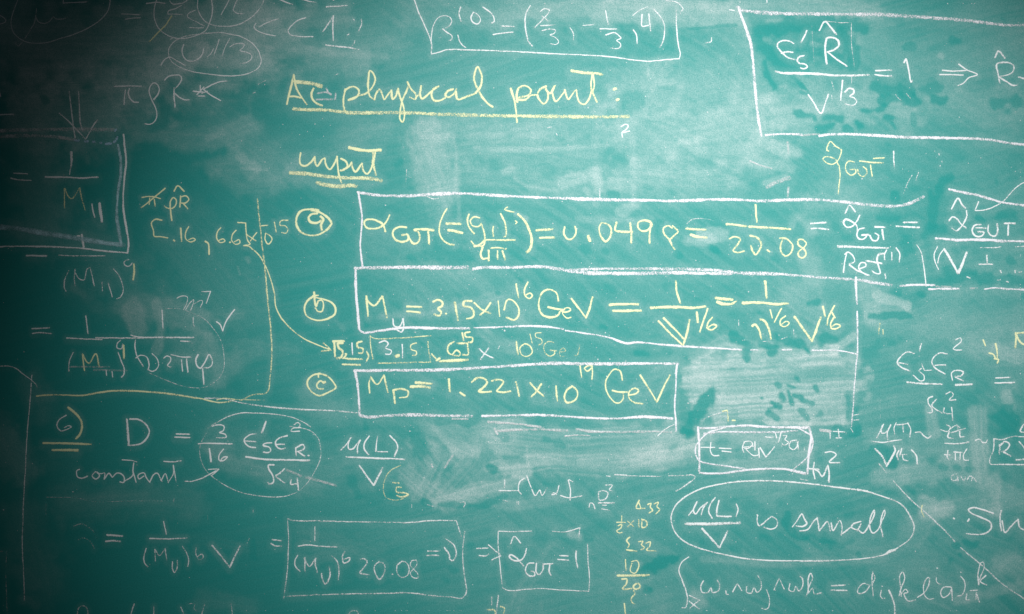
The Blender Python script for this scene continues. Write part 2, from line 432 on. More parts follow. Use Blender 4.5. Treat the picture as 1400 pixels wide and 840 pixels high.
S 22 : 440,390 490,435 555,465; 555,390 520,440 480,478
D 22 w3.2 : 605,378 615,485
D 22 : 645,440 670,370 710,380 745,430 745,480 715,508 660,490
D 22 : 728,262 745,365
D 22 : 808,250 785,305 790,345 820,362 838,340 820,325 790,345
L 22 w4.2 : 1018,380 1005,325 960,300 915,315 885,370 885,430 910,475 960,490 1010,480 1035,440; 945,420 1000,432 1060,440
L 22 w3.4 : 1035,440 1060,455 1100,440 1085,425 1055,435 1045,465 1075,495 1105,490
L 22 w4 : 1105,362 1150,420 1205,495 1205,495 1230,430 1250,350
E 22 w4.6 : 1365,405 1400,402 1565,400; 1390,445 1400,447 1500,445 1585,445
D 23 w3.8 : 420,240 425,310 450,395
F 23 w4.6 : 245,425 400,420 550,425 625,415
D 23 w4.8 : 562,455 570,525
S 23 w3.6 : 638,430 610,510 582,592
D 23 w3.4 : 670,490 640,530 635,565 670,575 698,550 670,540 640,560
L 23 w3.9 : 300,515 380,600 465,680; 335,495 410,570 475,640; 470,680 495,600 515,505
E 23 w4.8 : 690,358 750,365 810,370; 700,385 750,400 800,398 835,380
D 23 w4.2 : 1030,242 1035,300 1042,362
F 23 w5 : 875,392 1000,390 1100,400 1190,395
D 23 w3 : 1065,438 1080,500
S 23 w3.4 : 1142,430 1115,480 1092,525
D 23 w3.4 : 1170,480 1135,510 1135,545 1165,555 1195,530 1175,518 1140,540
L 23 w4.2 : 940,550 960,540 985,570 1005,640; 995,505 1025,515 1055,570 1070,640
L 23 w4.4 : 1230,485 1290,570 1350,650; 1350,655 1375,590 1400,520 1412,490
D 24 w3.9 : 25,415 40,485
S 24 w3.2 : 105,410 60,500 55,545
D 24 w3.4 : 100,492 78,535 82,565 115,568 146,550 118,536 84,556; 85,455 108,495
@range_note|small double underlined bracketed range of three values between the b and c boxes|3.4|.9|y
P 21 w4 : 875,655 955,652; 885,655 890,760
D 21 w4.6 : 945,665 910,670 915,700 940,720 930,765 900,770
S 21 w4.6 : 962,740 968,742
D 21 w3 c=w : 1005,665 1010,748
D 21 w3.6 : 1075,655 1045,665 1045,695 1080,705 1075,735 1050,735
S 21 : 1105,725 1120,755 1105,790
U 21 w4 o.8 : 945,772 965,752; 955,772 1080,778; 940,812 1065,815
B 21 w2.8 o.65 : 1130,615 1135,700 1150,780; 1130,620 1160,635 1280,635 1400,628 1550,615; 1185,805 1300,802 1400,799 1545,797; 1525,655 1530,720 1545,797
D 21 w3 c=w : 1190,665 1230,650 1255,670 1235,700 1275,720 1265,742 1235,742
S 21 w7 : 1308,755 1325,750
D 21 w2.8 c=w : 1350,675 1352,770
D 22 w2.8 : 48,665 10,680 10,710 45,725 45,748 20,752
S 22 w3 : 150,740 185,775
D 22 : 305,655 265,685 262,725 290,745 320,715 345,735 340,752 290,750
P 22 w4 : 325,668 395,668 395,668 398,745 360,745
U 22 w5 : 205,790 300,785 400,780; 185,785 205,770
D 22 w4 : 360,595 368,650
D 22 w3.6 : 415,590 380,600 385,625 430,630 425,660 400,660
S 22 w3.4 c=w : 475,705 520,745 575,770; 540,700 485,778
D 22 w3.6 : 728,655 742,748
D 22 w3 : 785,670 755,700 765,745 805,758 838,730 820,685 785,670
D 22 w2.6 : 822,605 838,668
D 22 w2.6 : 900,595 860,600 862,625 900,640 905,665 880,680
L 22 w2.8 o.6 : 990,665 950,655 920,680 925,730 960,755 990,740 990,715; 960,715 1005,718
L 22 w2.6 o.5 : 1025,730 1065,720 1050,700 1025,725 1030,755 1065,760
L 22 w2.8 o.55 : 1125,750 1145,750 1165,680
M 22 w2.6 o.6 c=w : 615,680 605,705
@boxed_equation|yellow mass of 1.221 times ten to nineteen in the box beside ringed c|3.8|.96|y
B 31 w5.4 o.8 c=p : 1020,15 1100,15 1250,12 1400,12 @32 200,10 400,0 640,-15 850,-28 1000,-35 1200,-32 1400,-32 @33 200,-34 440,-32
B 31 w5 c=p o.85 : 1030,20 1045,120 1055,250 1060,320
B 31 w6 o.8 c=p : 1065,322 1110,332 1250,322 1400,317 @32 200,322 430,325
B 32 w4.6 o.88 c=p : 495,325 700,320 900,318 1100,330 1400,343 @33 200,330 400,342
B 33 w4 c=p o.9 : 430,-35 425,0 418,150 412,280 418,340 422,430
V 32 w4.6 o.8 c=s : 535,365 700,375 915,402; 600,425 750,418 950,418 1080,425; 580,410 600,450; 1140,415 1250,430 1400,434 @33 250,430 390,435
V 32 w3.4 o.8 c=s : 290,345 400,345; 1060,462 1150,455 1235,460
V 33 w3 c=w o.75 : 295,462 340,420 408,382
L 31 w3.6 : 1128,168 1122,110 1135,55; 1135,60 1178,110 1225,45; 1225,45 1240,110 1252,165
L 31 w4 : 1290,150 1300,240; 1285,150 1340,140 1388,155 1385,190 1330,200
E 32 w4.6 : 40,95 155,105; 5,125 80,122 140,132
D 32 : 268,70 275,160
S 32 w4.6 : 345,165 378,185
D 32 : 425,95 460,65 510,70 530,95 500,135 475,155 510,162 560,158
D 32 : 560,85 610,75 640,90 620,125 595,155 640,163 692,155
D 32 : 725,90 738,140 748,190
S 32 : 822,98 870,150 920,190; 902,105 860,165 828,198
D 32 w3.5 : 1000,118 1010,225
D 32 : 1115,120 1075,150 1058,200 1075,232 1125,220 1150,180 1135,140 1105,120
D 32 w3.4 : 1165,-20 1175,60
D 32 w3.4 : 1245,-35 1250,20 1245,78; 1245,-20 1215,-15 1195,0 1215,18 1245,-5
L 32 w3.6 : 1455,80 1440,20 1400,5 1365,40 1340,90 1345,150 1375,205 1405,232 1435,235 1460,205 1460,165; 1385,150 1420,160 1490,162
L 33 w3.4 : 95,185 150,170 165,150 140,135 105,155 98,195 130,230 195,240
L 33 w3.8 : 175,45 230,130 290,230 290,230 335,130 380,45
@range_note|small yellow pi rho R above a bracketed range times ten to fifteen|3|.82|y
L 10 : 970,510 1040,505 1098,520; 1025,515 1020,560; 1055,525 1062,572
M 10 : 1130,448 1080,490 1020,540 965,582
L 10 : 1175,670 1165,600 1165,540 1185,512 1205,530 1200,565 1175,588 1140,582 1125,568
H 10 : 1190,470 1215,432 1260,470
L 10 : 1235,500 1230,580; 1235,510 1270,500 1290,525 1265,550 1240,550; 1255,555 1285,590
P 10 : 1110,668 1060,662 1035,685 1050,740 1055,775 1100,780 1148,788
S 10 w4 : 1188,803 1194,808
D 10 w3.4 : 1235,720 1242,812
D 10 : 1290,710 1270,750 1270,795 1300,815 1335,800 1320,790 1290,800
S 11 w3.8 : 3,810 22,825 28,850 30,902
D 11 : 110,718 88,745 82,790 105,820 138,810 125,795 95,808
S 11 w4 : 170,818 175,818
D 11 : 215,735 190,765 185,805 210,832 240,822 235,800 200,815
P 11 : 225,682 280,685 280,685 282,740 290,800 310,830 270,838
S 11 : 285,765 350,808; 355,750 310,810
D 11 : 385,705 432,702; 415,755 412,800 435,830 460,795 440,768 415,755
D 11 : 475,680 488,748
D 11 : 570,668 520,672 515,700 550,705 568,730 555,755 525,750
@divider_line|pale yellow vertical line dropping past the range note and hooking back at its foot|3.6|.55|y
V 11 : 360,520 370,620 380,720 392,840 @21 408,120 420,260 435,420 450,560 458,700 454,840 @31 445,80 435,150 410,172 350,175 300,190 270,210 235,225
@curved_arrow|pale yellow curved arrow from the range note down to the small bracketed values|3|.75|y
A 21 : 265,0 300,5 320,20 370,65 410,130 450,230 475,320 485,420 520,490 580,560 660,625 750,670 865,715 ; 810,665 865,715 865,715 795,722
@boxed_equation|dim one over M eleven in a smeared box with blue chalk dots, dark edge|3.2|.8|w
B 10 w5.5 o.5 c=s : -100,58 0,55 200,48 400,45 600,45 780,48; -100,98 0,95 200,88 400,100 520,120
M 10 w5.5 o.55 c=b : 512,120 540,122; 582,128 600,128; 636,132 646,133; 688,137 692,140; 725,145 760,142; 778,132 790,125; 798,112 802,100
M 10 w4 o.7 c=b : 785,58 795,45
B 10 w4.8 o.75 c=t : 805,150 822,230 825,350 805,500 800,640 815,750 830,840
B 10 w4 o.85 : 845,80 855,180 862,270 850,400 842,500 848,620 865,720 880,840 872,895
B 10 w8 o.7 c=t : -100,700 0,712 150,728 300,755 500,785 700,820 850,838
B 20 w3.6 o.7 : -60,8 150,5 350,8 550,18 700,35 870,50
E 10 : 95,345 190,350; 75,378 110,388 215,396
D 10 w4.6 : 488,200 490,260 482,315
D 10 w2.8 o.6 : 480,320 475,355
F 10 w4 : 310,372 450,372 550,378 672,372
L 10 w3 o.5 c=y : 440,450 442,585; 445,450 465,500 490,520 545,445; 545,445 560,520 582,598
D 10 w3.2 : 628,555 635,600 648,648
D 10 w5 : 680,550 688,610 698,680
@equation|dim one over M eleven to the ninth, directly below the smeared box|2.8|.6|w
D 10 w4.4 o1 : 558,765 570,838 572,860; 530,775 545,775
E 20 w3.4 o.7 : 180,68 320,70
F 20 o.45 : 400,65 500,70 720,70
P 20 : 470,170 445,230 440,290 452,312; 775,160 810,200 838,270 840,320 820,355 798,363
L 20 : 515,160 508,220 515,278; 512,180 540,225 575,235 595,160 615,150; 615,150 630,210 645,275
D 20 : 697,250 700,312
D 20 : 740,255 768,352
D 20 : 880,95 850,110 855,135 885,140 905,118
D 20 w3.4 o.8 c=y : 915,125 918,180 910,235
@equation|dim one over M eleven to the ninth times root two pi phi, by the dusty patch|2.9|.68|w
E 20 : 218,568 280,566 340,562; 222,600 280,595 355,603
D 20 : 588,480 595,540 602,605
F 20 w3.4 : 455,632 550,638 700,642; 655,630 800,632 985,632; 895,612 950,625 1100,628 1325,628; 1235,652 1300,655
D 20 : 1108,440 1115,568
P 20 : 500,730 475,790 470,840 472,860; 808,730 830,790 850,850 845,885 830,900
L 20 c=y : 578,855 570,800 565,740; 568,745 590,790 610,805 655,740 680,830
D 20 : 825,648 800,670 802,700 830,705 840,670
D 20 w4 c=y : 845,680 848,775
D 20 : 725,850 728,888; 765,860 770,898
L 20 : 925,645 925,700 940,760 980,825; 928,768 960,750 1005,765 1020,820 1012,850; 1040,738 1075,775 1085,810 1070,845 1040,860 1010,845
D 20 w3.2 o.8 : 1118,770 1140,755 1165,765 1165,790 1145,820 1170,830
L 20 w3.2 o.8 : 1170,745 1240,762 1305,762; 1240,780 1248,860; 1275,775 1285,865
L 20 w3.2 o.8 : 1355,745 1340,780 1345,820 1370,838 1400,800 1430,745 1450,780 1448,815 1425,835 1390,835; 1385,840 1390,900 1395,950
O 20 w2.2 o.35 : 1130,430 1220,432 1300,455 1400,505 @21 60,570 110,650 130,740 130,840 @31 105,55 60,100 0,127 @30 1300,130 1200,105 1100,65 1010,25
M 30 w3.4 o.28 c=s : 640,10 870,15; 470,-12 750,-10
@annotation|small dim letter to the seventh power above the long fraction, dark side|2.6|.62|w
L 20 : 1210,360 1240,345 1280,352 1275,400 1255,440; 1270,440 1300,390 1325,370 1310,430 1290,470; 1325,400 1370,375 1385,380 1370,425
D 21 : 0,315 40,312 40,312 10,395
M 20 o.45 : 1320,490 1322,540 1330,555; 1380,315 1405,315
@tick_mark|white check mark beside the long pi phi fraction|2.9|.85|w
M 21 : 80,520 105,540 122,585 122,585 150,510 205,435
@divider_line|thin white vertical line with a hooked top down the dark edge|2.9|.55|w
V 20 : -60,825 0,825 60,825 120,845 160,880 215,920 250,955 255,970
V 30 : 218,45 210,180 195,340 183,500 175,680 165,840 @40 158,180 152,350 160,520 165,650 168,745
V 40 o.35 : -20,415 60,400; 45,410 40,550 45,700 50,820 62,870
@divider_line|wavy pale line running across from the dark edge to the ringed c box|3.5|.6|y
V 30 : 250,190 320,182 450,182 560,185 650,170 750,155 880,152 1000,160 1150,172 1300,195 1400,212 @31 80,232 160,228 220,212
V 31 c=w : 0,205 100,205 170,215 250,235 400,258 520,270 700,282 900,290 1050,305
V 31 w2.6 : 80,215 130,205 230,213 410,217
M 31 w4.5 o.45 c=s : 560,695 660,735; 690,742 900,800
@numbering|yellow figure six with a bracket and double underline|4|.85|y
D 30 w2.8 o.6 c=w : 455,320 405,350 390,390 415,425 450,420 488,400 470,392 440,405
P 30 : 465,265 520,310 555,360 560,410 540,460 518,480
U 30 w4 : 295,510 450,512 625,518
U 30 w4.8 : 358,558 450,558 535,560
@equation|white capital D equals three sixteenths of epsilons over kappa, partly ringed by an oval|3.2|.8|w
L 30 w4.4 : 868,345 875,430 880,525
L 30 w3.6 : 885,345 950,350 1000,385 1020,430 1005,475 970,510 920,525 875,525
E 30 w3.4 : 1205,448 1298,450; 1195,470 1300,473
O 31 w2.7 o.6 : 725,400 650,355 560,325 450,310 350,305 250,305 170,325 90,365 40,395 20,410
O 30 w2.4 o.5 : 1410,440 1375,510 1365,570 1375,630 1410,700 1445,732 1500,775 1570,815 1640,845 1730,865 1840,878 1940,875 2000,858 2045,838 2110,770 2160,690 2190,610 2190,530 2170,470 2120,425 2050,405 1980,395
D 31 : 50,395 90,385 130,395 125,425 100,438 140,450 148,468 120,475 80,472
F 31 : -45,515 0,512 190,515
D 31 w4 : 32,548 45,640
D 31 : 130,550 100,590 98,625 125,632 155,605 125,608 105,635
L 31 w3.4 : 350,445 305,455 270,485 275,510 305,535 348,542; 275,495 350,500
S 31 w4.8 : 418,362 405,400 390,440
L 31 w3.4 : 458,508 415,512 400,525 440,540 450,560 430,575 400,572
L 31 w3.4 : 565,460 510,475 485,500 490,530 520,550 552,545; 485,520 545,518
D 31 : 610,385 635,370 652,385 640,405; 655,405 600,410 590,428 650,428
L 31 w3.4 : 622,540 625,600; 620,545 670,520 682,545 650,565 625,570; 640,572 685,600
S 31 w4 : 706,595 712,596
F 31 w4 : 280,605 400,620 550,625 718,628
L 31 w3.4 : 475,660 435,662 440,690 465,735 468,780 440,790 430,778; 545,685 510,720 485,735 520,765 548,785
D 31 w3.4 : 590,760 588,790 640,785; 632,745 640,835
@annotation|white cursive word with an arrow pointing up to the three sixteenths|2.9|.75|w
W 30 : 545,690 525,700 530,740 560,750 600,735; 650,705 632,735 655,755 680,735 665,708 650,705; 665,715 695,720 715,715 712,760; 712,758 745,715 768,745; 768,745 800,715 830,720 850,745 845,780 820,775; 850,770 900,740 915,715; 915,645 910,700 920,740 930,780; 985,735 950,755 945,730 985,715 1000,745 1025,780; 1025,775 1050,725 1075,715 1100,760 1110,775; 1105,760 1130,720 1145,760 1150,785; 1150,780 1185,720 1185,660 1195,720 1205,778
S 30 w3.4 : 835,625 900,630 938,640; 1120,635 1190,638 1240,630
A 30 w3.2 : 1265,770 1310,772 1360,758 1400,741 1440,720 1498,690; 1425,690 1498,688 1498,688 1445,735
@fraction|white mu of L over V beside the large dim oval|3.6|.88|w
L 31 w3.4 : 1000,470 970,515 930,558; 995,475 980,520 985,550 1010,550 1060,490; 1065,490 1045,530 1045,582
P 31 : 1125,462 1092,510 1090,550 1120,590; 1265,458 1305,500 1318,540 1295,602
L 31 : 1180,465 1172,520 1170,568 1170,568 1250,570
F 31 w3.9 : 965,605 1150,612 1370,620
L 31 w3.9 : 1055,662 1100,725 1155,798 1155,798 1190,730 1218,675
P 31 w2.8 o.55 c=y : 1340,662 1280,690 1240,740 1222,800 1222,840 1235,875 1270,895 1330,898 1400,865
L 31 w3.4 o.7 c=y : 1345,814 1310,812 1312,845 1362,850 1390,862 1340,878 1312,868; 1285,780 1330,782
@equation|dim white one over M to the sixth times V, low on the dark side|3|.7|w
L 40 w2.8 o.3 : 500,240 550,222 600,240 640,275 660,320; 535,335 560,318 600,330 630,360 645,390
E 40 w3.8 : 730,298 840,305; 722,342 780,338 825,342
D 40 : 1118,205 1128,250 1138,295
F 40 w3.4 : 1022,322 1150,325 1280,318
P 40 : 1000,390 985,440 988,490 1012,515; 1245,375 1275,420 1290,470 1282,515
L 40 : 1058,395 1062,478; 1060,395 1090,440 1130,390; 1130,390 1140,475
L 40 : 1180,480 1180,530 1192,555 1212,520 1212,470
D 40 : 1340,385 1340,430 1365,470 1390,450 1380,430 1350,445
L 41 w3.6 o.85 : 48,368 110,440 170,520 170,520 205,445 242,372
E 41 w3.4 o.8 : 460,330 525,338; 452,355 480,372 525,373
M 40 w2.2 o.28 : 320,40 520,45 640,70 900,65 1185,65; 315,60 315,200; 1192,45 1187,75
@boxed_equation|white one over M sixth times 20.08 equals upsilon in a thin box along the bottom|3.2|.85|w
B 41 w3.4 o.78 : 565,185 600,198 800,202 1000,208 1200,210 1400,213 @42 150,200 318,200 318,200 335,250 355,312
B 41 w3.2 o.75 : 1778,275 1765,380 1765,480 1778,600 1788,690 1760,728 1680,722 1550,712 1400,694 1200,698 900,703 700,710 540,718
B 41 w2.8 o.7 : 565,185 572,300 570,450 560,580 540,730
D 41 : 752,240 752,340
F 41 w3.8 : 638,375 700,365 780,375 905,380
P 41 : 638,435 618,470 620,510 652,548; 868,442 900,470 918,530 912,605
L 41 : 685,450 685,550; 680,455 715,515 758,455; 758,455 755,500 770,555
L 41 : 798,560 805,605 825,632 855,580 852,515
D 41 : 958,410 940,450 950,490 985,475 990,455 950,465
D 41 : 1058,465 1090,460 1110,480 1080,530 1060,555 1125,570
D 41 : 1190,480 1160,510 1165,560 1195,600 1225,560 1228,500 1190,480
S 41 w3.6 : 1281,565 1286,565
D 41 : 1345,478 1315,510 1315,560 1345,588 1385,575 1395,520 1375,485 1345,478
D 42 : 45,470 15,475 5,505 55,565 55,592 25,590 5,560 45,510 50,475 45,470
E 42 w3.4 : 122,408 200,408 212,402; 112,440 160,435 200,438
L 42 w3.4 : 235,382 270,430 275,465 295,475 318,430 305,370 245,322
@boxed_equation|white alpha hat equals one in a thin broken box after a double arrow|3.2|.85|w
A 42 w3 : 458,390 540,388; 475,438 520,440 540,428; 538,365 580,400 625,435; 625,440 590,455 562,470
B 42 w2.8 o.8 : 610,272 680,275 835,272; 605,270 605,380 618,500 628,600 635,658; 635,660 680,678 800,670 900,665 1050,675 1225,682; 1225,682 1230,600 1220,480 1215,360; 975,272 1060,278 1165,248 1165,248 1158,308
H 42 : 690,360 715,308 760,355
L 42 w3.4 : 798,390 790,430 760,470 710,472 680,445 690,435 730,455 780,510
L 42 : 850,490 810,495 792,540 815,575 855,575 850,550 830,545
L 42 : 868,490 865,550 885,570 910,540 912,490
L 42 : 918,497 980,495; 958,500 955,550 968,578
E 42 : 1025,440 1085,440; 1012,465 1090,472
D 42 w3.6 : 1138,408 1138,470 1150,525
@cut_off_line|tops of a line of white characters cut off by the bottom edge|2.9|.6|w
L 40 : 522,900 528,840 540,795 570,782 595,800 602,840 600,900
P 40 : 918,768 895,840 890,900; 1235,790 1255,840 1260,900
D 40 : 1052,785 1052,900
D 40 : 1285,770 1330,770 1325,800 1345,820
L 40 : 1400,770 1380,840 1370,900
D 41 : 180,765 188,840 190,900
L 41 w3.2 o.75 : 980,880 985,840 1005,818 1040,820 1050,840 1045,890
D 42 o.7 : 562,722 562,785
S 42 o.7 : 608,710 592,835 588,890
D 42 o.8 c=y : 620,785 650,800 640,835; 530,810 580,812 585,890
@faint_equation|half erased small letters with D squared below the eraser smears, lower middle|2.8|.8|w
L 32 : 650,760 650,815; 610,835 745,835
P 32 : 785,750 750,780 745,835 765,860; 800,730 820,790 835,825
L 32 : 835,825 860,870 890,830 905,868 940,815
L 32 : 1020,800 1005,850 970,865 985,850 1005,865; 1030,870 1090,885 1180,870; 1085,760 1100,840 1098,900; 1090,760 1115,775
D 32 : 1340,797 1385,800 1365,830 1390,838; 1345,735 1370,738
L 32 w3 : 1290,850 1300,900 1340,890 1355,850 1320,835 1290,845
M 42 o.55 : 15,90 15,108; 122,92 160,102; 345,75 380,72 380,90 370,108; 640,60 670,68; 735,70 735,92; 745,70 745,92
U 42 w3.6 o.6 : 1290,78 1400,78
L 42 : 1225,110 1235,80 1255,85 1268,120; 1320,95 1345,95; 1310,120 1370,130
@crossed_out_formula|white t equals R V to minus third in a bold double outlined box|3.2|1|w
B 33 w4.8 o.9 c=p : 570,400 578,500 580,620 580,708; 580,712 640,718 750,715 850,700 950,690 1100,685 1180,690 1250,705 1310,720; 570,405 650,408 800,395 900,390 1050,400 1200,402 1330,405; 1330,405 1345,470 1335,540 1325,620 1318,720
B 33 w3.8 o.65 c=p : 610,445 700,435 900,435 1100,435 1250,425
O 33 w3.3 o.8 c=p : 760,402 640,440 585,490 555,540 555,590 580,630 640,650 750,665 900,685; 1210,395 1290,425 1350,470 1355,520 1330,590 1270,650 1225,685
L 33 : 660,505 655,560 675,595 715,595; 590,540 660,540 685,540
E 33 : 715,545 800,548; 735,565 800,572
L 33 : 890,500 875,540 885,575; 890,500 930,500 945,520 915,545 890,548; 900,555 950,595 990,590; 880,540 960,530; 960,500 960,560; 985,545 990,610
L 33 : 995,540 1035,605 1035,605 1095,535
S 33 : 1030,468 1085,470; 1140,435 1120,505
D 33 : 1100,445 1108,475
D 33 : 1150,460 1180,460 1165,485 1190,505 1160,525 1145,515
L 33 : 1245,490 1205,500 1195,535 1220,555 1245,540 1255,495; 1250,500 1258,555
M 33 w2.6 o.6 : 1295,540 1300,560; 1270,755 1325,765; 525,600 530,610
@annotation|bold white M squared hanging below the corner of the double outlined box|3.9|.92|w
L 33 : 1365,640 1360,700 1370,755; 1330,685 1400,690
L 34 : -30,690 -5,705 20,738 60,660; 60,660 68,720 65,780
D 34 w3.4 : 40,575 85,570 115,590 70,640 140,645
@annotation|small white plus or minus sign next to the end of the box wall|3|.75|w
S 34 : 95,430 175,435; 130,415 135,475; 115,475 150,475; 75,440 75,478
V 34 w4.6 o.8 c=s : 5,420 80,430
M 34 w2.6 o.6 : 235,320 270,312; 235,355 270,350; 215,410 230,435
@stray_marks|small white seven and dashes above the double outlined box|3.6|.75|y
M 33 : 740,292 770,285 770,285 780,360; 805,355 825,355
M 33 w3.4 o.5 c=w : 610,345 680,318 740,300; 500,240 545,215
@arrow|thin white arrow line running to the double outlined box from the smears|3|.6|w
A 33 : 0,725 150,735 320,738; 370,735 480,730 530,728 550,742 500,790 420,840
@fraction|white epsilons squared over kappa four squared, equals sign at the far side|3.2|.88|w
L 24 : 650,738 600,728 560,755 535,800 560,830 620,857; 535,800 610,812
S 24 : 698,668 685,722
L 24 : 875,740 820,735 780,765 770,800 790,835 860,878; 700,808 720,855; 790,818 865,815
D 24 : 930,645 965,632 970,655 915,708 975,715
L 34 : 700,0 680,15 715,50 715,80 690,85 640,45; 720,15 770,12
L 34 : 910,80 905,30 940,12 985,25 970,50 925,55; 930,60 985,85
F 34 w3.8 : 598,95 700,102 840,108; 930,112 1050,108
L 34 w3.4 : 775,192 745,205 745,240 770,275 770,300 740,302; 800,210 770,255 840,305
D 34 w3.4 : 855,270 850,300 910,312; 905,265 912,355
D 34 : 865,175 900,160 915,180 890,215 935,212
E 34 w3.8 : 1205,65 1305,62; 1200,100 1335,96
@stray_marks|yellow scribbled letters cut off at the edge beside the epsilon fraction|3.6|.85|y
L 24 : 1120,645 1135,685; 1205,668 1215,720 1215,775; 1160,735 1190,745 1205,775; 1195,775 1225,780 1215,805
L 24 : 1340,595 1345,640 1340,700; 1340,600 1380,665 1420,680; 1350,600 1400,595
M 24 w3 o.6 : 415,530 405,605; 435,575 435,605
@equation|white mu of T over V of t, tilde, small tau letters and boxed R|3.2|.85|w
L 34 : 440,380 415,430 390,478; 430,390 425,440 450,440 490,385; 490,385 465,440 468,490
P 34 : 525,370 510,410 515,450; 605,372 625,420 618,470
L 34 : 530,385 600,378; 570,385 575,435
F 34 w3.5 : 358,498 440,505 500,495 565,488
S 34 : 655,438 690,435 715,460 745,475 765,460; 1065,492 1095,485 1115,505 1140,505 1150,485
L 34 w4.2 : 380,548 430,600 460,670 460,670 500,600 520,560 510,530
P 34 : 545,560 530,590 540,625; 630,555 665,600 670,655
L 34 : 565,545 550,600; 545,590 600,588; 570,590 575,620 610,632
L 34 o.65 : 830,420 880,430 895,400 870,385; 890,415 940,390 950,420; 960,405 940,385; 900,440 1000,410
L 34 : 890,430 880,470 915,480; 960,430 965,468 990,465
F 34 : 858,512 940,515 1030,502
L 34 : 855,590 900,592; 880,560 875,610 890,628; 920,570 980,575; 930,580 930,625; 965,570 960,625; 1010,550 985,590 990,625 1020,628
L 34 o.65 : 940,722 905,735 910,765 940,760 945,735 950,770; 965,735 990,765 1000,740; 1010,760 1030,735 1045,740 1040,770 1050,745 1078,778
B 34 w3.4 : 1195,480 1190,560 1165,620 1170,652 1250,655 1400,658 1600,660; 1195,482 1250,485 1330,465 1400,468 1600,470
L 34 w3.8 : 1235,520 1230,590; 1230,530 1270,500 1300,520 1275,560 1240,570; 1260,570 1310,600
L 34 w3.6 : 1365,500 1400,540 1430,580 1460,500; 1345,625 1400,620 1480,620; 1400,380 1375,430 1420,440
M 34 w2.6 o.3 : 1042,240 1042,300; 415,205 418,360
@circled_note|white mu of L over V is small, written in a wide oval|3.5|.92|w
O 33 w3.5 o.85 : 1400,795 1250,780 1100,770 950,768 800,778 680,800 600,820 540,845 480,880 420,935 392,990 390,1050 410,1110 450,1160 520,1205 620,1240 750,1272 900,1300 1050,1312 1250,1315 1400,1315 1550,1310 1700,1300 1800,1285 1850,1270 1880,1245 1920,1235 1960,1210 2010,1175 2040,1130 2048,1080 2030,1030 1990,960 1940,915 1850,880 1750,848 1660,830 1500,810 1400,795
M 34 w4.6 : 260,828 330,840; 455,1270 480,1255 520,1240
L 43 : 565,70 540,120 505,165; 560,80 540,130 555,155 590,110 635,75; 635,75 605,120 590,170
P 43 : 690,42 655,90 645,140 670,185; 832,85 845,125 830,172
L 43 w3.8 : 715,60 700,130 700,170 700,170 800,172
F 43 w5.2 : 485,222 650,222 860,215
L 43 w4.4 : 598,252 650,310 718,385 718,385 745,330 775,268
W 43 : 978,165 976,200 988,235 1020,215 1075,170; 1075,170 1110,195 1108,240 1070,258 1020,245; 975,160 980,164
W 43 w3.3 : 1215,245 1250,200 1280,155 1300,190 1315,220 1290,240 1240,235; 1265,270 1320,260 1370,195 1390,180; 1385,185 1395,235 1400,270 1430,230 1455,205 1475,275; 1480,215 1495,268 1540,200 1555,240 1550,300; 1555,290 1590,265 1630,230; 1685,205 1630,225 1620,245 1660,262 1685,220; 1660,260 1700,285 1740,230 1775,160 1775,130 1750,180 1745,240 1765,285 1795,270 1825,210 1850,150 1845,128 1825,180 1820,240 1835,310
M 43 w2 : 794,40 796,41
@word_fragment|large white S and next letters running off the side edge|3.6|.92|w
L 44 : 1190,150 1130,130 1060,112 1020,125 1040,150 1110,180 1170,215 1175,250 1140,285 1070,295 1005,288
L 44 : 1245,130 1235,180 1245,270; 1250,200 1270,280 1300,250 1360,190; 1360,190 1370,245 1410,262 1450,220 1480,270
M 44 w4.4 : 918,184 922,188; 1015,205 1025,190
@diagonal_line|pale straight line slanting down across the lower corner|3.3|.6|w
V 34 w3.6 o.5 : 410,650 460,715
V 34 : 505,765 570,840 @44 640,70 750,165 850,260 930,345
V 44 : 965,385 1050,455 1150,540 1250,630 1400,735 1550,840
M 44 w2.8 c=y o.7 : 705,95 698,130 715,175
@equation|white wedge product of omegas equals d with small indices along the bottom edge|3.1|.82|w
P 43 : 508,448 460,485 440,540 460,600 490,680 500,750 485,795 460,795
M 43 o.75 : 510,750 580,805; 580,745 515,800; 510,710 585,745
L 43 : 610,610 590,650 600,690 640,690 660,660 670,690 710,680 718,640 700,605
L 43 : 760,680 765,705 778,705
S 43 : 808,688 840,630 840,630 870,680; 1090,675 1125,595 1125,595 1162,670
L 43 : 905,650 905,690 935,695 955,660 975,690 1000,670 1000,610 980,575
L 43 : 1040,670 1058,730 1055,790 1035,808 1005,798
L 43 : 1200,630 1195,675 1225,685 1240,650 1260,680 1285,650 1285,600 1265,578
L 43 : 1315,710 1335,640 1355,590 1340,560 1325,600 1325,700; 1330,690 1355,660 1365,700 1415,692
E 44 w3.9 : 80,645 180,640; 78,675 192,678
L 44 w3.4 : 340,640 300,630 265,665 265,695 310,688 350,640; 365,550 360,620 370,715; 365,555 380,590 360,640
L 44 : 425,675 418,715 435,735 450,730; 428,648 432,650
L 44 w3.8 : 475,675 500,730 515,790 515,870
L 44 : 545,715 560,660 585,590 570,552 550,580 555,660 560,720; 560,700 590,670 605,690 580,700 610,750 660,740
L 44 : 670,725 720,690 750,630 750,590 730,600 712,660 720,710 750,738 785,732
L 44 : 800,590 800,615 820,635 838,632; 803,524 807,527
L 44 w3.4 : 905,655 850,655 830,690 845,725 885,705 905,660; 905,660 908,745
L 44 : 965,580 990,610 995,660 975,710 945,715; 966,552 970,554
L 44 : 1010,700 1005,740 1030,742; 1030,680 1085,675; 1075,690 1070,740; 1075,700 1095,758
L 44 : 1090,635 1085,570 1105,490 1120,485 1125,530 1100,590 1090,640; 1140,575 1100,615 1145,640
@number_column|narrow yellow column of small fractions and powers of ten|3|.82|y
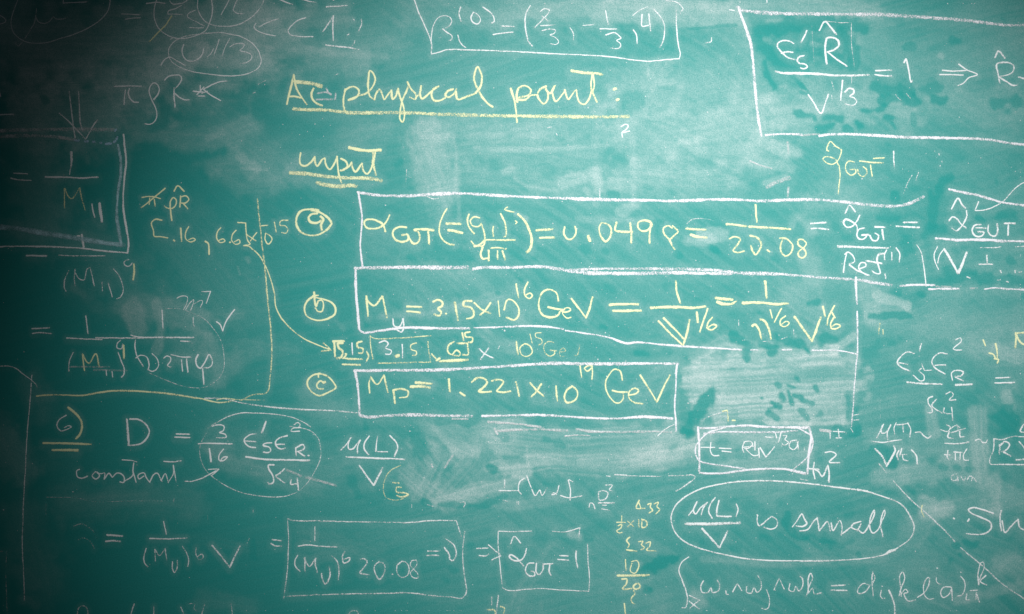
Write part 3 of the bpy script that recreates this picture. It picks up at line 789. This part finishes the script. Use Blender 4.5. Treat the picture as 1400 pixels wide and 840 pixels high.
L 43 : 170,60 150,115 210,115; 165,75 180,115
D 43 : 225,90 250,82 245,108 262,130 235,150
D 43 : 270,85 300,75 290,105 310,125 280,155
D 43 : 50,165 48,215
F 43 : 15,212 75,212
D 43 : 25,235 50,225 45,250 15,270 30,285 55,280
S 43 : 90,205 132,240; 130,200 90,242
D 43 : 165,190 168,245
D 43 : 185,190 220,205 220,235 190,248 190,195
P 43 : 105,312 85,335 100,365 90,385; 80,400 155,408; 130,675 140,700 115,730 120,760 140,770
D 43 : 165,345 195,342 185,365 205,385 180,400
D 43 : 215,355 245,345 240,375 220,400 285,408
D 43 w3.4 : 75,465 78,540
D 43 : 115,480 155,475 168,510 140,560 110,545 120,490
F 43 w4.4 : 20,575 120,575 238,572
D 43 w3.4 : 50,600 85,600 80,635 55,665 120,665
D 43 w3.4 : 150,630 130,650 145,670 175,655 165,630 150,630
D 43 : 68,765 75,840 78,900
@stray_marks|scattered short white scratches left by the eraser across the middle of the board|2.6|.5|w
M 14 w2.6 o.6 : 635,358 610,400 590,445 575,490; 680,340 660,395; 818,210 822,222; 838,262 842,270; 828,292 826,298
M 32 w4 o.7 c=s : 240,680 270,630 298,590; 150,655 158,675
M 11 w2.4 : 1380,320 1375,420
M 13 w4 o.6 c=s : 925,260 980,285 1078,315; 1190,440 1183,510; 1185,130 1190,210
M 13 w7 o.6 c=s : 1040,440 1100,410 1200,375
M 23 w2.6 o.55 : 1010,655 1060,655; 1225,570 1225,605; 1140,640 1180,625; 850,510 850,545
M 02 w3 o.4 : 200,260 215,258; 1018,733 1022,735; 1262,763 1268,766
M 12 w3 o.55 : 945,35 970,30; 1003,75 1008,85
M 41 w2.4 o.35 : 330,120 330,150; 20,155 22,200; 290,355 305,320
M 42 w2 o.3 : 900,760 905,835
"""


def spline(P):
    """centripetal Catmull-Rom through hand-placed points, about one sample every 1.6 units"""
    P = np.asarray(P, float)
    if len(P) == 1:
        return P
    if len(P) == 2:
        n = max(2, int(np.hypot(*(P[1] - P[0])) / 1.6) + 1)
        return P[0] + (P[1] - P[0]) * np.linspace(0, 1, n)[:, None]
    Q = np.vstack([2 * P[0] - P[1], P, 2 * P[-1] - P[-2]])
    out = []
    for i in range(1, len(Q) - 2):
        p0, p1, p2, p3 = Q[i - 1], Q[i], Q[i + 1], Q[i + 2]
        t1 = max(1e-3, np.hypot(*(p1 - p0)) ** 0.5)
        t2 = t1 + max(1e-3, np.hypot(*(p2 - p1)) ** 0.5)
        t3 = t2 + max(1e-3, np.hypot(*(p3 - p2)) ** 0.5)
        n = max(2, int(np.hypot(*(p2 - p1)) / 1.6) + 1)
        t = np.linspace(t1, t2, n, endpoint=(i == len(Q) - 3))[:, None]
        a1 = (t1 - t) / t1 * p0 + t / t1 * p1
        a2 = (t2 - t) / (t2 - t1) * p1 + (t - t1) / (t2 - t1) * p2
        a3 = (t3 - t) / (t3 - t2) * p2 + (t - t2) / (t3 - t2) * p3
        b1 = (t2 - t) / t2 * a1 + t / t2 * a2
        b2 = (t3 - t) / (t3 - t1) * a2 + (t - t1) / (t3 - t1) * a3
        out.append((t2 - t) / (t2 - t1) * b1 + (t - t1) / (t2 - t1) * b2)
    return np.vstack(out)


def parse(tile, text):
    """'x,y x,y; x,y ...' in fifths of a unit, counted from a 280 x 168 field; @rc moves on to another field"""
    strokes = []
    ox, oy = int(tile[1]) * 280, int(tile[0]) * 168
    for part in text.split(';'):
        cur = []
        for tok in part.split():
            if tok[0] == '@':
                ox, oy = int(tok[2]) * 280, int(tok[1]) * 168
                continue
            x, y = tok.split(',')
            q = (ox + float(x) / 5, oy + float(y) / 5)
            if cur and abs(cur[-1][0] - q[0]) + abs(cur[-1][1] - q[1]) < 0.05:   # a repeated point is a corner
                strokes.append(cur); cur = [q]
                continue
            cur.append(q)
        if len(cur) > 1:
            strokes.append(cur)
    return strokes


# wipe: points | width | amount (+ leaves dust, - lifts it) | softness 0..1 | streakiness 0..1
WIPES = """
40,60 180,60 330,40|190|.62|1|.3
60,150 170,140|150|.46|1|.3
20,20 60,300|120|.22|1|.3
120,340 200,420|120|.10|1|.3
30,700 60,800|90|.14|1|.3
250,330 330,420|140|.10|1|.5
250,120 330,190 380,230|90|.18|1|.5
0,590 30,640|60|.30|1|.3
40,520 60,560|50|.14|1|.3
90,690 200,680 260,690|60|.14|1|.4
300,600 450,640|70|.10|1|.6
1065,60 1150,70|64|-.7|.8|0
350,40 430,70 520,60|90|.20|1|.4
330,10 400,30 470,20|46|.26|.8|.5
395,66 440,72 530,78|14|.28|.7|.3
440,70 455,72|12|.30|.8|0
480,95 500,80|34|.16|.9|.3
225,80 300,78 355,70|52|.22|.6|.5
255,90 300,80|22|.20|.6|.7
262,85 278,65|22|.35|.5|.3
200,30 260,25|50|.16|.8|.4
320,60 350,62 365,64|8|.25|.6|.2
60,70 150,75|60|.05|1|.3
140,90 175,105|40|.05|1|.3
150,130 170,165|16|.12|.8|.3
240,185 300,190 340,175|46|.24|.7|.5
285,190 305,180|14|.30|.6|.2
300,230 350,228|50|.20|.9|.5
330,215 352,232|16|.26|.6|.3
330,230 365,233|5|.25|.6|.2
290,230 330,255 375,250|34|.14|.9|.5
60,195 100,215|50|.10|1|.3
0,180 160,177|9|.22|.6|.2
0,188 110,190|6|.2|.6|.2
470,185 620,175 720,180|40|.12|1|.4
410,250 520,248|26|.12|.9|.3
200,60 320,120|24|.06|1|.5
560,20 760,15 900,12 1000,20|60|.20|1|.5
690,20 760,8 830,4|40|.24|.7|.6
820,18 900,25 1010,25|44|.36|.8|.5
860,2 990,8|24|.36|.7|.4
1010,10 1120,5 1190,14|36|.30|.9|.4
1080,28 1050,30|10|.4|.8|.1
640,20 680,40|26|.14|.9|.4
880,90 895,110 890,130|12|.25|.8|.1
905,115 920,112|14|.45|.7|.1
886,85 886,110|7|.28|.8|.1
930,120 920,150|14|.30|.8|.2
870,120 950,130 1010,115|110|.30|1|.3
850,170 930,190 1020,175|90|.42|.9|.35
900,220 1000,215 1060,205|80|.26|1|.4
850,240 950,250 1000,245|60|.36|.9|.5
930,193 940,194|10|.55|.6|0
952,190 960,190|10|.55|.6|0
865,190 866,240 865,280|10|.34|.7|.1
1060,150 1180,135 1240,150|70|.36|.9|.4
1020,130 1100,170|60|.30|1|.3
1060,200 1090,210|24|.36|.9|.2
1130,160 1160,165|50|.28|1|.3
1280,140 1390,150|70|.20|1|.4
1180,60 1300,90 1400,60|80|.12|1|.4
1160,30 1175,50 1170,95|14|.26|.5|.4
1130,40 1165,70|10|.25|.6|.5
1110,60 1150,72|8|.3|.6|.5
1285,76 1288,78|10|.5|.6|0
575,190 590,230 600,260|70|.40|.7|.4
590,205 700,200 800,215|70|.26|.9|.6
650,203 740,205 830,199|9|.42|.6|.2
600,250 640,240 760,255 840,250|46|.24|.9|.6
620,190 624,206 622,260|8|.3|.8|.1
625,230 628,300|10|.34|.8|.1
690,235 700,232|10|.4|.6|0
705,245 720,255 760,262|10|.34|.6|.4
770,250 815,235 818,260|18|.34|.6|.3
812,235 820,250|14|.4|.6|.1
800,260 815,280|10|.3|.7|.1
705,292 720,300|10|.55|.6|.1
580,180 720,176 830,185|40|.18|1|.5
605,300 640,320|50|.12|1|.4
790,300 880,302|14|.30|.7|.3
850,290 870,280|20|.3|.7|.2
960,322 985,320|22|.44|.6|.2
940,330 970,330|20|.3|.8|.2
1045,250 1075,240|10|.40|.5|.2
1030,220 1080,230|18|.22|.8|.2
1130,255 1175,275|40|.16|.9|.3
560,395 640,400 700,410|80|.10|1|.3
640,420 720,430|44|.14|1|.2
660,460 700,475|30|.24|.8|.3
560,370 660,380|40|.10|1|.2
500,330 620,345|60|.10|1|.2
985,532 1060,528 1130,524|106|.66|.25|1
952,486 990,466 1015,470|26|.40|.4|1
960,500 1000,488 1035,494|30|.40|.4|1
1090,492 1130,486 1160,492|30|.34|.4|1
1050,574 1110,576 1160,572|16|.50|.4|.9
950,510 975,525|40|.46|.6|.7
690,604 780,612 860,608 935,598|56|.40|.5|1
675,640 760,632 850,640 945,618|34|.36|.5|1
575,668 590,640 570,610|44|.26|.5|1
620,668 650,640 660,610|50|.26|.5|1
600,686 660,672 700,660|26|.36|.5|1
560,650 610,690|30|.22|.5|1
1080,400 1110,420|50|.22|1|.4
1105,350 1115,380|40|.2|1|.3
1185,395 1190,420|40|.30|.7|.3
1200,405 1240,418|16|.48|.7|.2
1190,430 1230,425|40|.22|.9|.3
1210,440 1300,450 1400,440|50|.20|1|.4
1140,480 1165,460|16|.5|.7|.3
1340,470 1400,465|50|.22|.9|.5
1360,480 1395,490|20|.30|.6|.6
600,590 640,600 690,590|60|.30|.7|.6
590,580 620,615|12|.40|.6|.3
620,610 650,620|26|.34|.7|.4
690,640 720,645|24|.50|.6|.4
870,630 925,625|34|.42|.8|.3
900,600 990,590 1060,600|30|.22|.9|.6
720,610 722,640|5|.5|.6|.1
960,590 1110,600|50|.22|.8|.6
990,640 1100,625|30|.30|.8|.7
480,600 520,640|40|.06|1|.3
290,610 320,640 430,670|34|.12|.8|.5
300,630 420,650|30|.10|.8|.6
560,660 700,690 770,680|24|.20|.8|.6
1200,600 1260,610 1330,615|50|.24|.8|.5
1210,655 1300,640 1330,650|40|.36|.7|.6
1335,570 1338,620 1345,660|34|.32|.7|.8
1360,650 1362,700|22|.30|.7|.7
1270,560 1275,590|24|.30|.7|.6
1375,540 1380,555|20|.44|.8|.3
1265,700 1295,695|24|.44|.7|.6
1262,685 1275,690|20|.34|.6|.4
1350,690 1400,680|36|.22|.8|.5
1240,720 1300,690 1380,670|36|.16|1|.5
1370,770 1395,775|40|.30|.9|.3
1310,820 1400,800|20|.24|.8|.4
1230,620 1240,680|20|.16|.9|.4
1190,750 1160,735|60|.14|1|.4
900,680 860,700|60|.12|1|.3
860,790 900,830|50|.10|1|.3
960,765 1060,772 1120,768|14|.28|.8|.2
950,815 960,822|24|.28|.8|.3
180,420 188,450|30|.30|.5|.3
174,415 240,430 270,440|44|.18|.6|.5
215,415 220,450 215,480|16|.30|.6|.4
225,410 260,420 300,440|14|.20|.6|.5
250,480 290,510 310,500|60|.16|.8|.6
290,470 300,520|30|.14|.7|.7
100,395 130,400 150,370|50|.06|1|.3
100,395 115,402|14|.14|.8|.2
260,460 320,500 350,480|30|.08|1|.5
420,540 460,560|60|.18|.9|.2
540,470 520,480|16|.14|.8|.3
460,440 470,450|10|.18|.7|.1
325,365 328,375|6|.30|.7|0
338,353 340,358|8|.26|.7|0
60,630 100,645 80,680|40|.06|1|.3
0,760 40,800|40|.08|.9|.4
30,820 45,825|26|.12|.8|.4
100,680 200,676|16|.08|1|.4
280,820 340,830|40|.12|1|.4
680,720 720,735|30|.10|1|.4
780,730 790,735|16|.36|.8|.2
1090,305 1110,318|30|.18|.9|.3
1040,45 1080,32 1140,30 1180,42|24|-.92|.3|0
1035,55 1060,82 1100,95|26|-.90|.3|0
1150,45 1170,70 1165,90|24|-.80|.4|0
1120,70 1150,85|24|-.80|.4|0
1045,85 1050,105 1058,120|11|-.92|.3|0
1085,105 1105,125|8|-.9|.3|0
1065,126 1073,125|10|-.5|.3|0
1095,126 1108,130|5|-.7|.3|0
1092,155 1112,160|16|-.90|.3|0
1240,64 1248,66|14|-.6|.4|0
1304,56 1312,57|13|-.7|.4|0
1198,120 1220,122 1240,125|24|-.85|.4|0
1205,138 1230,132 1250,138|18|-.85|.4|0
1262,122 1282,122|18|-.6|.4|0
1278,136 1290,136|15|-.85|.3|0
1180,152 1205,150|16|-.9|.3|0
1212,160 1220,162|16|-.9|.3|0
1130,160 1150,162|20|-.92|.3|0
1135,172 1120,178|16|-.9|.3|0
1157,174 1160,178|14|-.9|.3|0
1172,168 1176,172|12|-.9|.3|0
1220,168 1224,176|10|-.8|.4|0
1247,158 1250,168|10|-.6|.4|0
1365,140 1388,138|26|-.75|.4|0
1212,196 1216,198|10|-.6|.4|0
1222,268 1224,275|14|-.85|.4|0
1280,262 1292,248 1302,242|16|-.85|.3|0
1272,262 1278,280 1274,310|18|-.85|.4|0
1212,290 1235,300 1240,335|28|-.75|.4|0
1270,315 1300,318|30|-.7|.5|0
1338,298 1344,302|11|-.85|.4|0
1370,296 1385,300|24|-.8|.4|0
1130,300 1180,330|30|-.4|.8|0
1090,312 1095,315|18|-.6|.5|0
973,338 980,342|14|-.85|.4|0
925,345 930,350|10|-.6|.4|0
1060,352 1065,355|10|-.5|.4|0
798,340 802,342|14|-.7|.4|0
826,342 828,343|10|-.6|.4|0
590,340 630,350|34|-.6|.6|0
560,350 565,355|12|-.6|.4|0
680,400 682,402|8|-.6|.4|0
824,447 828,448|10|-.8|.4|0
870,482 885,484|12|-.8|.4|0
908,478 915,480|10|-.6|.4|0
948,415 956,410|12|-.4|.5|0
1005,460 1022,470|18|-.9|.4|0
1018,482 1020,490|15|-.9|.3|0
1040,470 1060,475 1055,482|16|-.85|.4|0
1060,460 1085,470 1105,475|20|-.9|.4|0
1102,478 1106,482|12|-.9|.3|0
1105,415 1118,412|12|-.85|.3|0
1118,460 1140,465|14|-.8|.4|0
1148,480 1152,484|10|-.4|.4|0
1220,398 1228,400|10|-.85|.4|0
1258,402 1262,404|10|-.8|.4|0
1190,432 1215,432 1244,432|11|-.85|.4|0
1276,388 1330,378 1400,388|20|-.75|.4|0
1290,368 1330,372|16|-.6|.5|0
1380,356 1385,358|12|-.7|.4|0
1398,405 1410,405|10|-.7|.4|0
970,540 955,560 940,585|28|-.97|.35|0
935,590 945,592|12|-.9|.5|0
1068,540 1072,545|12|-.9|.3|0
1055,550 1066,556|8|-.9|.3|0
1078,535 1082,552|9|-.9|.3|0
1085,540 1096,544|8|-.85|.3|0
1063,526 1065,528|9|-.8|.4|0
1090,518 1092,520|10|-.8|.4|0
1050,565 1062,572|9|-.8|.3|0
1100,548 1112,552|10|-.8|.3|0
1095,562 1104,572|10|-.7|.4|0
1114,530 1118,534|9|-.8|.4|0
1060,556 1052,560|6|-.7|.3|0
1041,544 1042,545|6|-.7|.3|0
1078,528 1086,530|7|-.8|.3|0
1160,545 1170,590|20|-.8|.5|0
1145,588 1165,592|18|-.7|.4|0
1375,565 1380,585|36|-.85|.25|0
1200,615 1215,622 1220,630|26|-.9|.3|0
1288,638 1292,640|10|-.6|.4|0
1307,640 1310,641|10|-.6|.4|0
1322,642 1325,643|9|-.6|.4|0
1370,625 1385,630|18|-.6|.4|0
1240,670 1248,674|14|-.7|.4|0
1077,702 1075,715 1085,730 1100,735|14|-.85|.3|0
1126,738 1135,745|14|-.7|.3|0
1130,740 1150,748 1165,740|7|-.5|.4|0
965,745 985,750|22|-.6|.5|0
1002,748 1010,752|14|-.5|.4|0
1043,735 1050,736|10|-.5|.4|0
1000,680 1005,684|14|-.5|.4|0
1174,758 1178,766|10|-.7|.4|0
1305,746 1310,748|10|-.8|.3|0
1322,742 1332,745|13|-.8|.3|0
1312,758 1313,760|7|-.8|.3|0
925,763 905,768 880,782|20|-.99|.3|0
882,806 888,808|10|-.6|.4|0
890,806 892,808|8|-.6|.4|0
325,550 328,552|9|-.8|.3|0
381,560 383,563|10|-.9|.3|0
498,575 500,585|9|-.7|.4|0
482,655 490,680|16|-.6|.4|0
530,680 545,678|14|-.8|.4|0
345,740 346,760|15|-.75|.4|0
283,708 288,710|14|-.8|.4|0
305,786 315,788|14|-.7|.4|0
480,790 486,792|14|-.4|.5|0
618,778 622,780|12|-.5|.4|0
580,685 585,690|12|-.8|.4|0
600,690 660,692 690,680|12|-.7|.5|0
668,640 675,644|12|-.8|.4|0
588,575 640,578 660,568|14|-.6|.5|0
570,600 580,620|30|-.7|.5|0
745,600 770,610|14|-.6|.5|0
680,595 690,598|12|-.5|.5|0
740,575 790,580|16|-.5|.5|0
490,440 500,445|20|-.7|.5|0
630,480 650,470|40|-.7|.6|0
465,495 470,490|14|-.6|.4|0
700,560 795,568|10|-.4|.5|0
900,305 905,320|16|-.5|.6|0
60,135 62,137|12|-.6|.6|0
90,120 100,150|20|-.4|.8|0
940,40 1005,34|6|-.6|.5|0
870,140 840,160|40|-.6|.9|0
835,265 845,270|14|-.7|.5|0
930,205 1050,260|10|-.3|.8|0
"""


# the everyday traffic of the duster and of fingertips: many faint passes nobody would list
extra = []
for q in range(90):
    x, y = rng.uniform(180, 1390), rng.uniform(10, 830)
    a, ln_ = rng.normal(-0.15, 0.5), rng.uniform(50, 170)
    bx, by = x + ln_ * math.cos(a), y + ln_ * math.sin(a)
    mx, my = (x + bx) / 2 + rng.normal(0, 9), (y + by) / 2 + rng.normal(0, 9)
    amt = rng.choice([rng.uniform(0.05, 0.13), -rng.uniform(0.15, 0.45)], p=[0.6, 0.4])
    extra.append(f'{x:.0f},{y:.0f} {mx:.0f},{my:.0f} {bx:.0f},{by:.0f}|{rng.uniform(18, 46):.0f}|{amt:.2f}|1|.9')
for q in range(150):
    x, y = rng.uniform(480, 1395), rng.uniform(20, 820)
    extra.append(f'{x:.0f},{y:.0f} {x + rng.uniform(1, 7):.0f},{y + rng.uniform(-4, 4):.0f}|{rng.uniform(7, 15):.0f}|-{rng.uniform(.2, .55):.2f}|.7|0')
WIPES = '\n'.join(extra) + WIPES


def paint_dust():
    n = lambda sc, sd: vnoise(GX, GY, sc, sd)
    # settled film: thicker where the board has been wiped most (right two thirds)
    u = np.clip((GX - 150.0) / 560.0, 0, 1)
    film = 0.014 + 0.085 * u * u * (3 - 2 * u)
    rot = GX * 0.25 + GY
    film = film * (1 - 0.55 * np.clip((GY - 640) / 140, 0, 1) * np.clip((700 - GX) / 150, 0, 1))
    long1 = vnoise((GX * 0.97 - GY * 0.25) * 0.045, GX * 0.25 + GY * 0.97 + 30 * n(150, 72), 3.4, 3)
    long2 = vnoise((GX * 0.80 + GY * 0.60) * 0.045, -GX * 0.60 + GY * 0.80 + 30 * n(120, 71), 4.0, 33)
    pick = np.clip(n(150, 34) * 3 - 1, 0, 1)
    film = film * (0.10 + 0.70 * n(140, 1) + 0.35 * n(46, 2) + 0.80 * (long1 * pick + long2 * (1 - pick)))
    dust = film
    wob = (n(17, 4) - 0.5) * 1.0 + (n(6, 5) - 0.5) * 0.5
    dab = (n(13, 14) - 0.5) * 0.9 + (n(5, 15) - 0.5) * 0.5
    tooth = n(3.2, 6)
    k = 0
    for ln in WIPES.strip().splitlines():
        k += 1
        ps, w, a, soft, st = ln.split('|')
        P = np.array([[float(q) for q in p.split(',')] for p in ps.split()])
        w, a, soft, st = float(w), float(a), float(soft), float(st)
        r = w * 0.5
        if a < 0:
            soft = max(soft, 0.60); a *= 0.90
        if a > 0:
            a *= 0.85 if w < 40 else 0.70
            if w <= 14:
                a *= 0.6; soft = max(soft, 0.9)
        pad = r * 1.6 + 4
        i0, i1 = np.searchsorted(AX, [P[:, 0].min() - pad, P[:, 0].max() + pad])
        j0, j1 = np.searchsorted(AY, [P[:, 1].min() - pad, P[:, 1].max() + pad])
        if i1 <= i0 or j1 <= j0:
            continue
        X = GX[j0:j1, i0:i1]; Y = GY[j0:j1, i0:i1]
        best = np.full(X.shape, 1e9); side = np.zeros(X.shape)
        for q in range(len(P) - 1):
            d = P[q + 1] - P[q]
            ll = max(1e-6, d @ d)
            t = np.clip(((X - P[q, 0]) * d[0] + (Y - P[q, 1]) * d[1]) / ll, 0, 1)
            ex = X - P[q, 0] - t * d[0]; ey = Y - P[q, 1] - t * d[1]
            dd = np.hypot(ex, ey)
            cr = (X - P[q, 0]) * d[1] - (Y - P[q, 1]) * d[0]
            cr = cr / math.sqrt(ll)
            s = dd < best
            best = np.where(s, dd, best); side = np.where(s, cr, side)
        W = wob[j0:j1, i0:i1]
        e = best / r + (W * 0.55 if a > 0 else dab[j0:j1, i0:i1])
        inner = 1.0 - 0.9 * soft if a > 0 else 1.0 - soft
        m = np.clip((1.12 - e) / max(0.06, 1.12 - inner), 0, 1)
        m = m * m * (3 - 2 * m)
        if a > 0:
            lines = vnoise(side + W * 2.2, X * 0.035 + Y * 0.02 + 31 * k, 2.9, 11 + k)
            lines2 = vnoise(side + W * 3, X * 0.02 + 17 * k, 8.0, 51 + k)
            m = m * ((1 - st) + st * (0.05 + 1.15 * lines ** 1.3 + 0.55 * lines2))
            b = dust[j0:j1, i0:i1]
            dust[j0:j1, i0:i1] = b + a * m * (1 - b) * WIPE_GAIN
        else:
            dust[j0:j1, i0:i1] *= 1 + a * m
    # loose dust that fell and smudged beside every stroke
    halo = np.zeros_like(dust)
    for C, w, o in STROKES:
        r = 2.0 + 1.5 * w
        for q in range(0, len(C), 2):
            i0, i1 = np.searchsorted(AX, [C[q, 0] - r, C[q, 0] + r])
            j0, j1 = np.searchsorted(AY, [C[q, 1] - r, C[q, 1] + r * 1.5])
            if i1 <= i0 or j1 <= j0:
                continue
            X = AX[i0:i1][None, :] - C[q, 0]; Y = AY[j0:j1][:, None] - C[q, 1]
            Y = np.where(Y > 0, Y / 1.5, Y)                      # dust falls
            m = np.clip(1 - (X * X + Y * Y) / (r * r), 0, 1) * o
            np.maximum(halo[j0:j1, i0:i1], m, out=halo[j0:j1, i0:i1])
    dust = dust + 0.075 * halo * (0.3 + 1.2 * n(21, 91)) * (1 - dust)
    return np.clip(dust * (0.86 + 0.28 * tooth), 0, 1)


WIPE_GAIN = 0.72
STROKES = []
dw, do = 3.0, 0.9
for ln in WRITING.strip().splitlines():
    if ln[0] == '@':
        dw, do = (float(v) for v in ln.split('|')[2:4])
        continue
    headp, body = ln.split(':', 1)
    f = headp.split()
    w, o = dw, do
    for q in f[2:]:
        if q[0] == 'w': w = float(q[1:])
        elif q[0] == 'o': o = float(q[1:])
    STROKES += [(spline(st), w, o) for st in parse(f[1], body)]
DUST = paint_dust()
ny, nx = GX.shape
co = np.empty((ny * nx, 3), np.float32)
co[:, 0] = ((GX - 700.0) * S).ravel()
co[:, 1] = 0.0
co[:, 2] = (-(GY - 420.0) * S).ravel()
me = bpy.data.meshes.new('writing_surface')
jj, ii = np.meshgrid(np.arange(ny - 1), np.arange(nx - 1), indexing='ij')
base = (jj * nx + ii).ravel()
quads = np.stack([base, base + nx, base + nx + 1, base + 1], 1).astype(np.int32)
nq = len(quads)
me.vertices.add(ny * nx); me.vertices.foreach_set('co', co.ravel())
me.loops.add(nq * 4); me.loops.foreach_set('vertex_index', quads.ravel())
me.polygons.add(nq); me.polygons.foreach_set('loop_start', np.arange(0, nq * 4, 4, dtype=np.int32))
me.update(calc_edges=True)
at = me.attributes.new('dust', 'FLOAT', 'POINT')
at.data.foreach_set('value', DUST.astype(np.float32).ravel())
me.materials.append(board_material())
surf = bpy.data.objects.new('writing_surface', me)
col.objects.link(surf)
surf.parent = board

x0, x1, z0, z1 = co[:, 0].min(), co[:, 0].max(), co[:, 2].min(), co[:, 2].max()
bv = [(x, y, z) for y in (0.0012, 0.018) for x, z in ((x0, z0), (x1, z0), (x1, z1), (x0, z1))]
bf = [(0, 1, 2, 3), (7, 6, 5, 4), (0, 4, 5, 1), (1, 5, 6, 2), (2, 6, 7, 3), (3, 7, 4, 0)]
mesh_part('backing_panel', bv, bf, plain_material('brown_hardboard', (0.22, 0.15, 0.09), 0.8), board)

# ------------------------------------------------------------------ chalk writing
KIND = dict(L='letter', D='digit', S='symbol', E='equals_sign', F='fraction_bar', B='box_outline', U='underline',
            O='oval_outline', A='arrow', M='stray_mark', P='bracket', W='word', H='hat_accent', V='ruled_line')


ACROSS = np.array([-1.0, -0.55, 0.0, 0.55, 1.0])
PRESS = np.array([0.0, 0.82, 1.0, 0.82, 0.0])
RISE = np.array([0.00008, 0.00028, 0.00038, 0.00028, 0.00008])
count = 0


def ribbon(P, w, o, V, F, A):
    """one chalk stroke: a low domed deposit with uneven edge and pressure"""
    global count
    count += 1
    C = spline(P)
    if len(C) < 2:
        return
    seg = np.hypot(*np.diff(C, axis=0).T)
    keep = np.concatenate([[True], seg > 1e-4]); C = C[keep]
    if len(C) < 2:
        return
    seg = np.hypot(*np.diff(C, axis=0).T)
    s = np.concatenate([[0], np.cumsum(seg)]); Lg = s[-1]
    T = np.gradient(C, axis=0)
    T /= np.maximum(1e-6, np.hypot(T[:, 0], T[:, 1]))[:, None]
    Nn = np.stack([-T[:, 1], T[:, 0]], 1)
    # rounded ends
    cap = w * 0.30
    C = np.vstack([C[0] - T[0] * cap, C, C[-1] + T[-1] * cap])
    Nn = np.vstack([Nn[0], Nn, Nn[-1]]); s = np.concatenate([[-cap], s, [Lg + cap]])
    sd = count * 13
    wn = vnoise(s, s * 0 + sd, 7.0, 3) - 0.5
    wl = vnoise(s, s * 0 + sd, 38.0, 5) - 0.5
    pn = vnoise(s, s * 0 + sd, 24.0, 9) - 0.5
    pf = vnoise(s, s * 0 + sd, 4.0, 8) - 0.5
    hw = w * 0.5 * 1.24 * (1 + 0.38 * wn + 0.50 * wl)
    hw[0] *= 0.55; hw[-1] *= 0.55
    # wide strokes drag over the tooth of the board; coverage is raised toward the dim side to offset its weak light
    if w > 4.4:
        o *= 0.84
    o = min(1.1, o * (1 + 0.45 * min(1.0, max(0.0, (480 - C[:, 0].mean()) / 300))))
    if C[:, 1].mean() > 690 and C[:, 0].mean() < 660:
        o *= 0.80
    press = o * (1 + 0.50 * pn + 0.30 * pf)
    # lifting the chalk at the end of a stroke
    tail = np.clip((Lg - s) / max(6.0, min(22.0, 0.2 * Lg)), 0, 1)
    if Lg > 9:
        press = press * (0.72 + 0.28 * tail)
        press[0] *= 0.6; press[-1] *= 0.5
    else:
        press = np.full(len(s), min(1.1, o * 1.15)); hw[:] = w * 0.55; hw[0] = hw[-1] = w * 0.35
    C = C + Nn * (wn * 0.5)[:, None]
    base_i = len(V)
    d0 = 0.00012 + (count % 61) * 0.000006
    for i in range(len(C)):
        for k in range(5):
            x, y = C[i] + Nn[i] * (hw[i] * ACROSS[k])
            V.append(((x - 700) * S, -(d0 + RISE[k]), -(y - 420) * S))
            A.append(min(1.15, press[i] * PRESS[k]))
    for i in range(len(C) - 1):
        for k in range(4):
            a = base_i + i * 5 + k
            F.append((a, a + 1, a + 6, a + 5))


def clusters(sts):
    """strokes that touch belong to one drawn mark; the others are marks of their own"""
    S_ = [spline(q) for q in sts]
    grp = list(range(len(sts)))
    for i in range(len(sts)):
        for j in range(i):
            d = np.hypot(S_[i][:, None, 0] - S_[j][None, :, 0], S_[i][:, None, 1] - S_[j][None, :, 1]).min()
            if d < 4.0:
                a, b = grp[i], grp[j]
                grp = [b if g == a else g for g in grp]
    return [[sts[k] for k in range(len(sts)) if grp[k] == g] for g in sorted(set(grp))]


root = None
dw, do, dc = 3.0, 0.9, 'w'
for ln in WRITING.strip().splitlines():
    if ln[0] == '@':
        nm, lab, dw, do, dc = ln[1:].split('|')
        dw, do = float(dw), float(do)
        root = bpy.data.objects.new(nm, None)
        root['label'] = lab
        root.parent = board
        col.objects.link(root)
        placed = False
        continue
    headp, body = ln.split(':', 1)
    f = headp.split()
    w, o, c = dw, do, dc
    for q in f[2:]:
        if q[0] == 'w': w = float(q[1:])
        elif q[0] == 'o': o = float(q[1:])
        elif q[0] == 'c': c = q[2:]
    sts = parse(f[1], body)
    for grp in (clusters(sts) if f[0] in 'UPMFVBO' else [sts]):
        V, F, A = [], [], []
        for st in grp:
            ribbon(st, w * min(0.84, 0.61 + 0.07 * (w - 2.5)) * (0.90 if c == 'w' else 1.0), o, V, F, A)
        if not V:
            continue
        if not placed:
            root.location = V[0]
            placed = True
        mesh_part(KIND[f[0]], V, F, CHALK[c], root, origin=root.location, attr=A)

# crumbs of chalk caught on the board round the writing
V, F, A = [], [], []
for i in range(1500):
    x = float(np.clip(rng.normal(820, 330), 5, 1395)); y = float(np.clip(rng.normal(440, 230), 5, 835))
    r = float(rng.uniform(0.45, 1.0)) * (1.8 if rng.random() < 0.04 else 1)
    b = len(V); n = 6
    V.append(((x - 700) * S, -0.0007, -(y - 420) * S)); A.append(float(rng.uniform(0.45, 1.0)))
    for k in range(n):
        a = k * 2 * math.pi / n; rr = r * rng.uniform(0.6, 1.2)
        V.append(((x + rr * math.cos(a) - 700) * S, -0.00025, -(y + rr * math.sin(a) - 420) * S)); A.append(0.25)
    F += [(b, b + 1 + k, b + 1 + (k + 1) % n) for k in range(n)]
cr = mesh_part('chalk_crumbs', V, F, CHALK['w'], board, attr=A)
cr['kind'] = 'stuff'
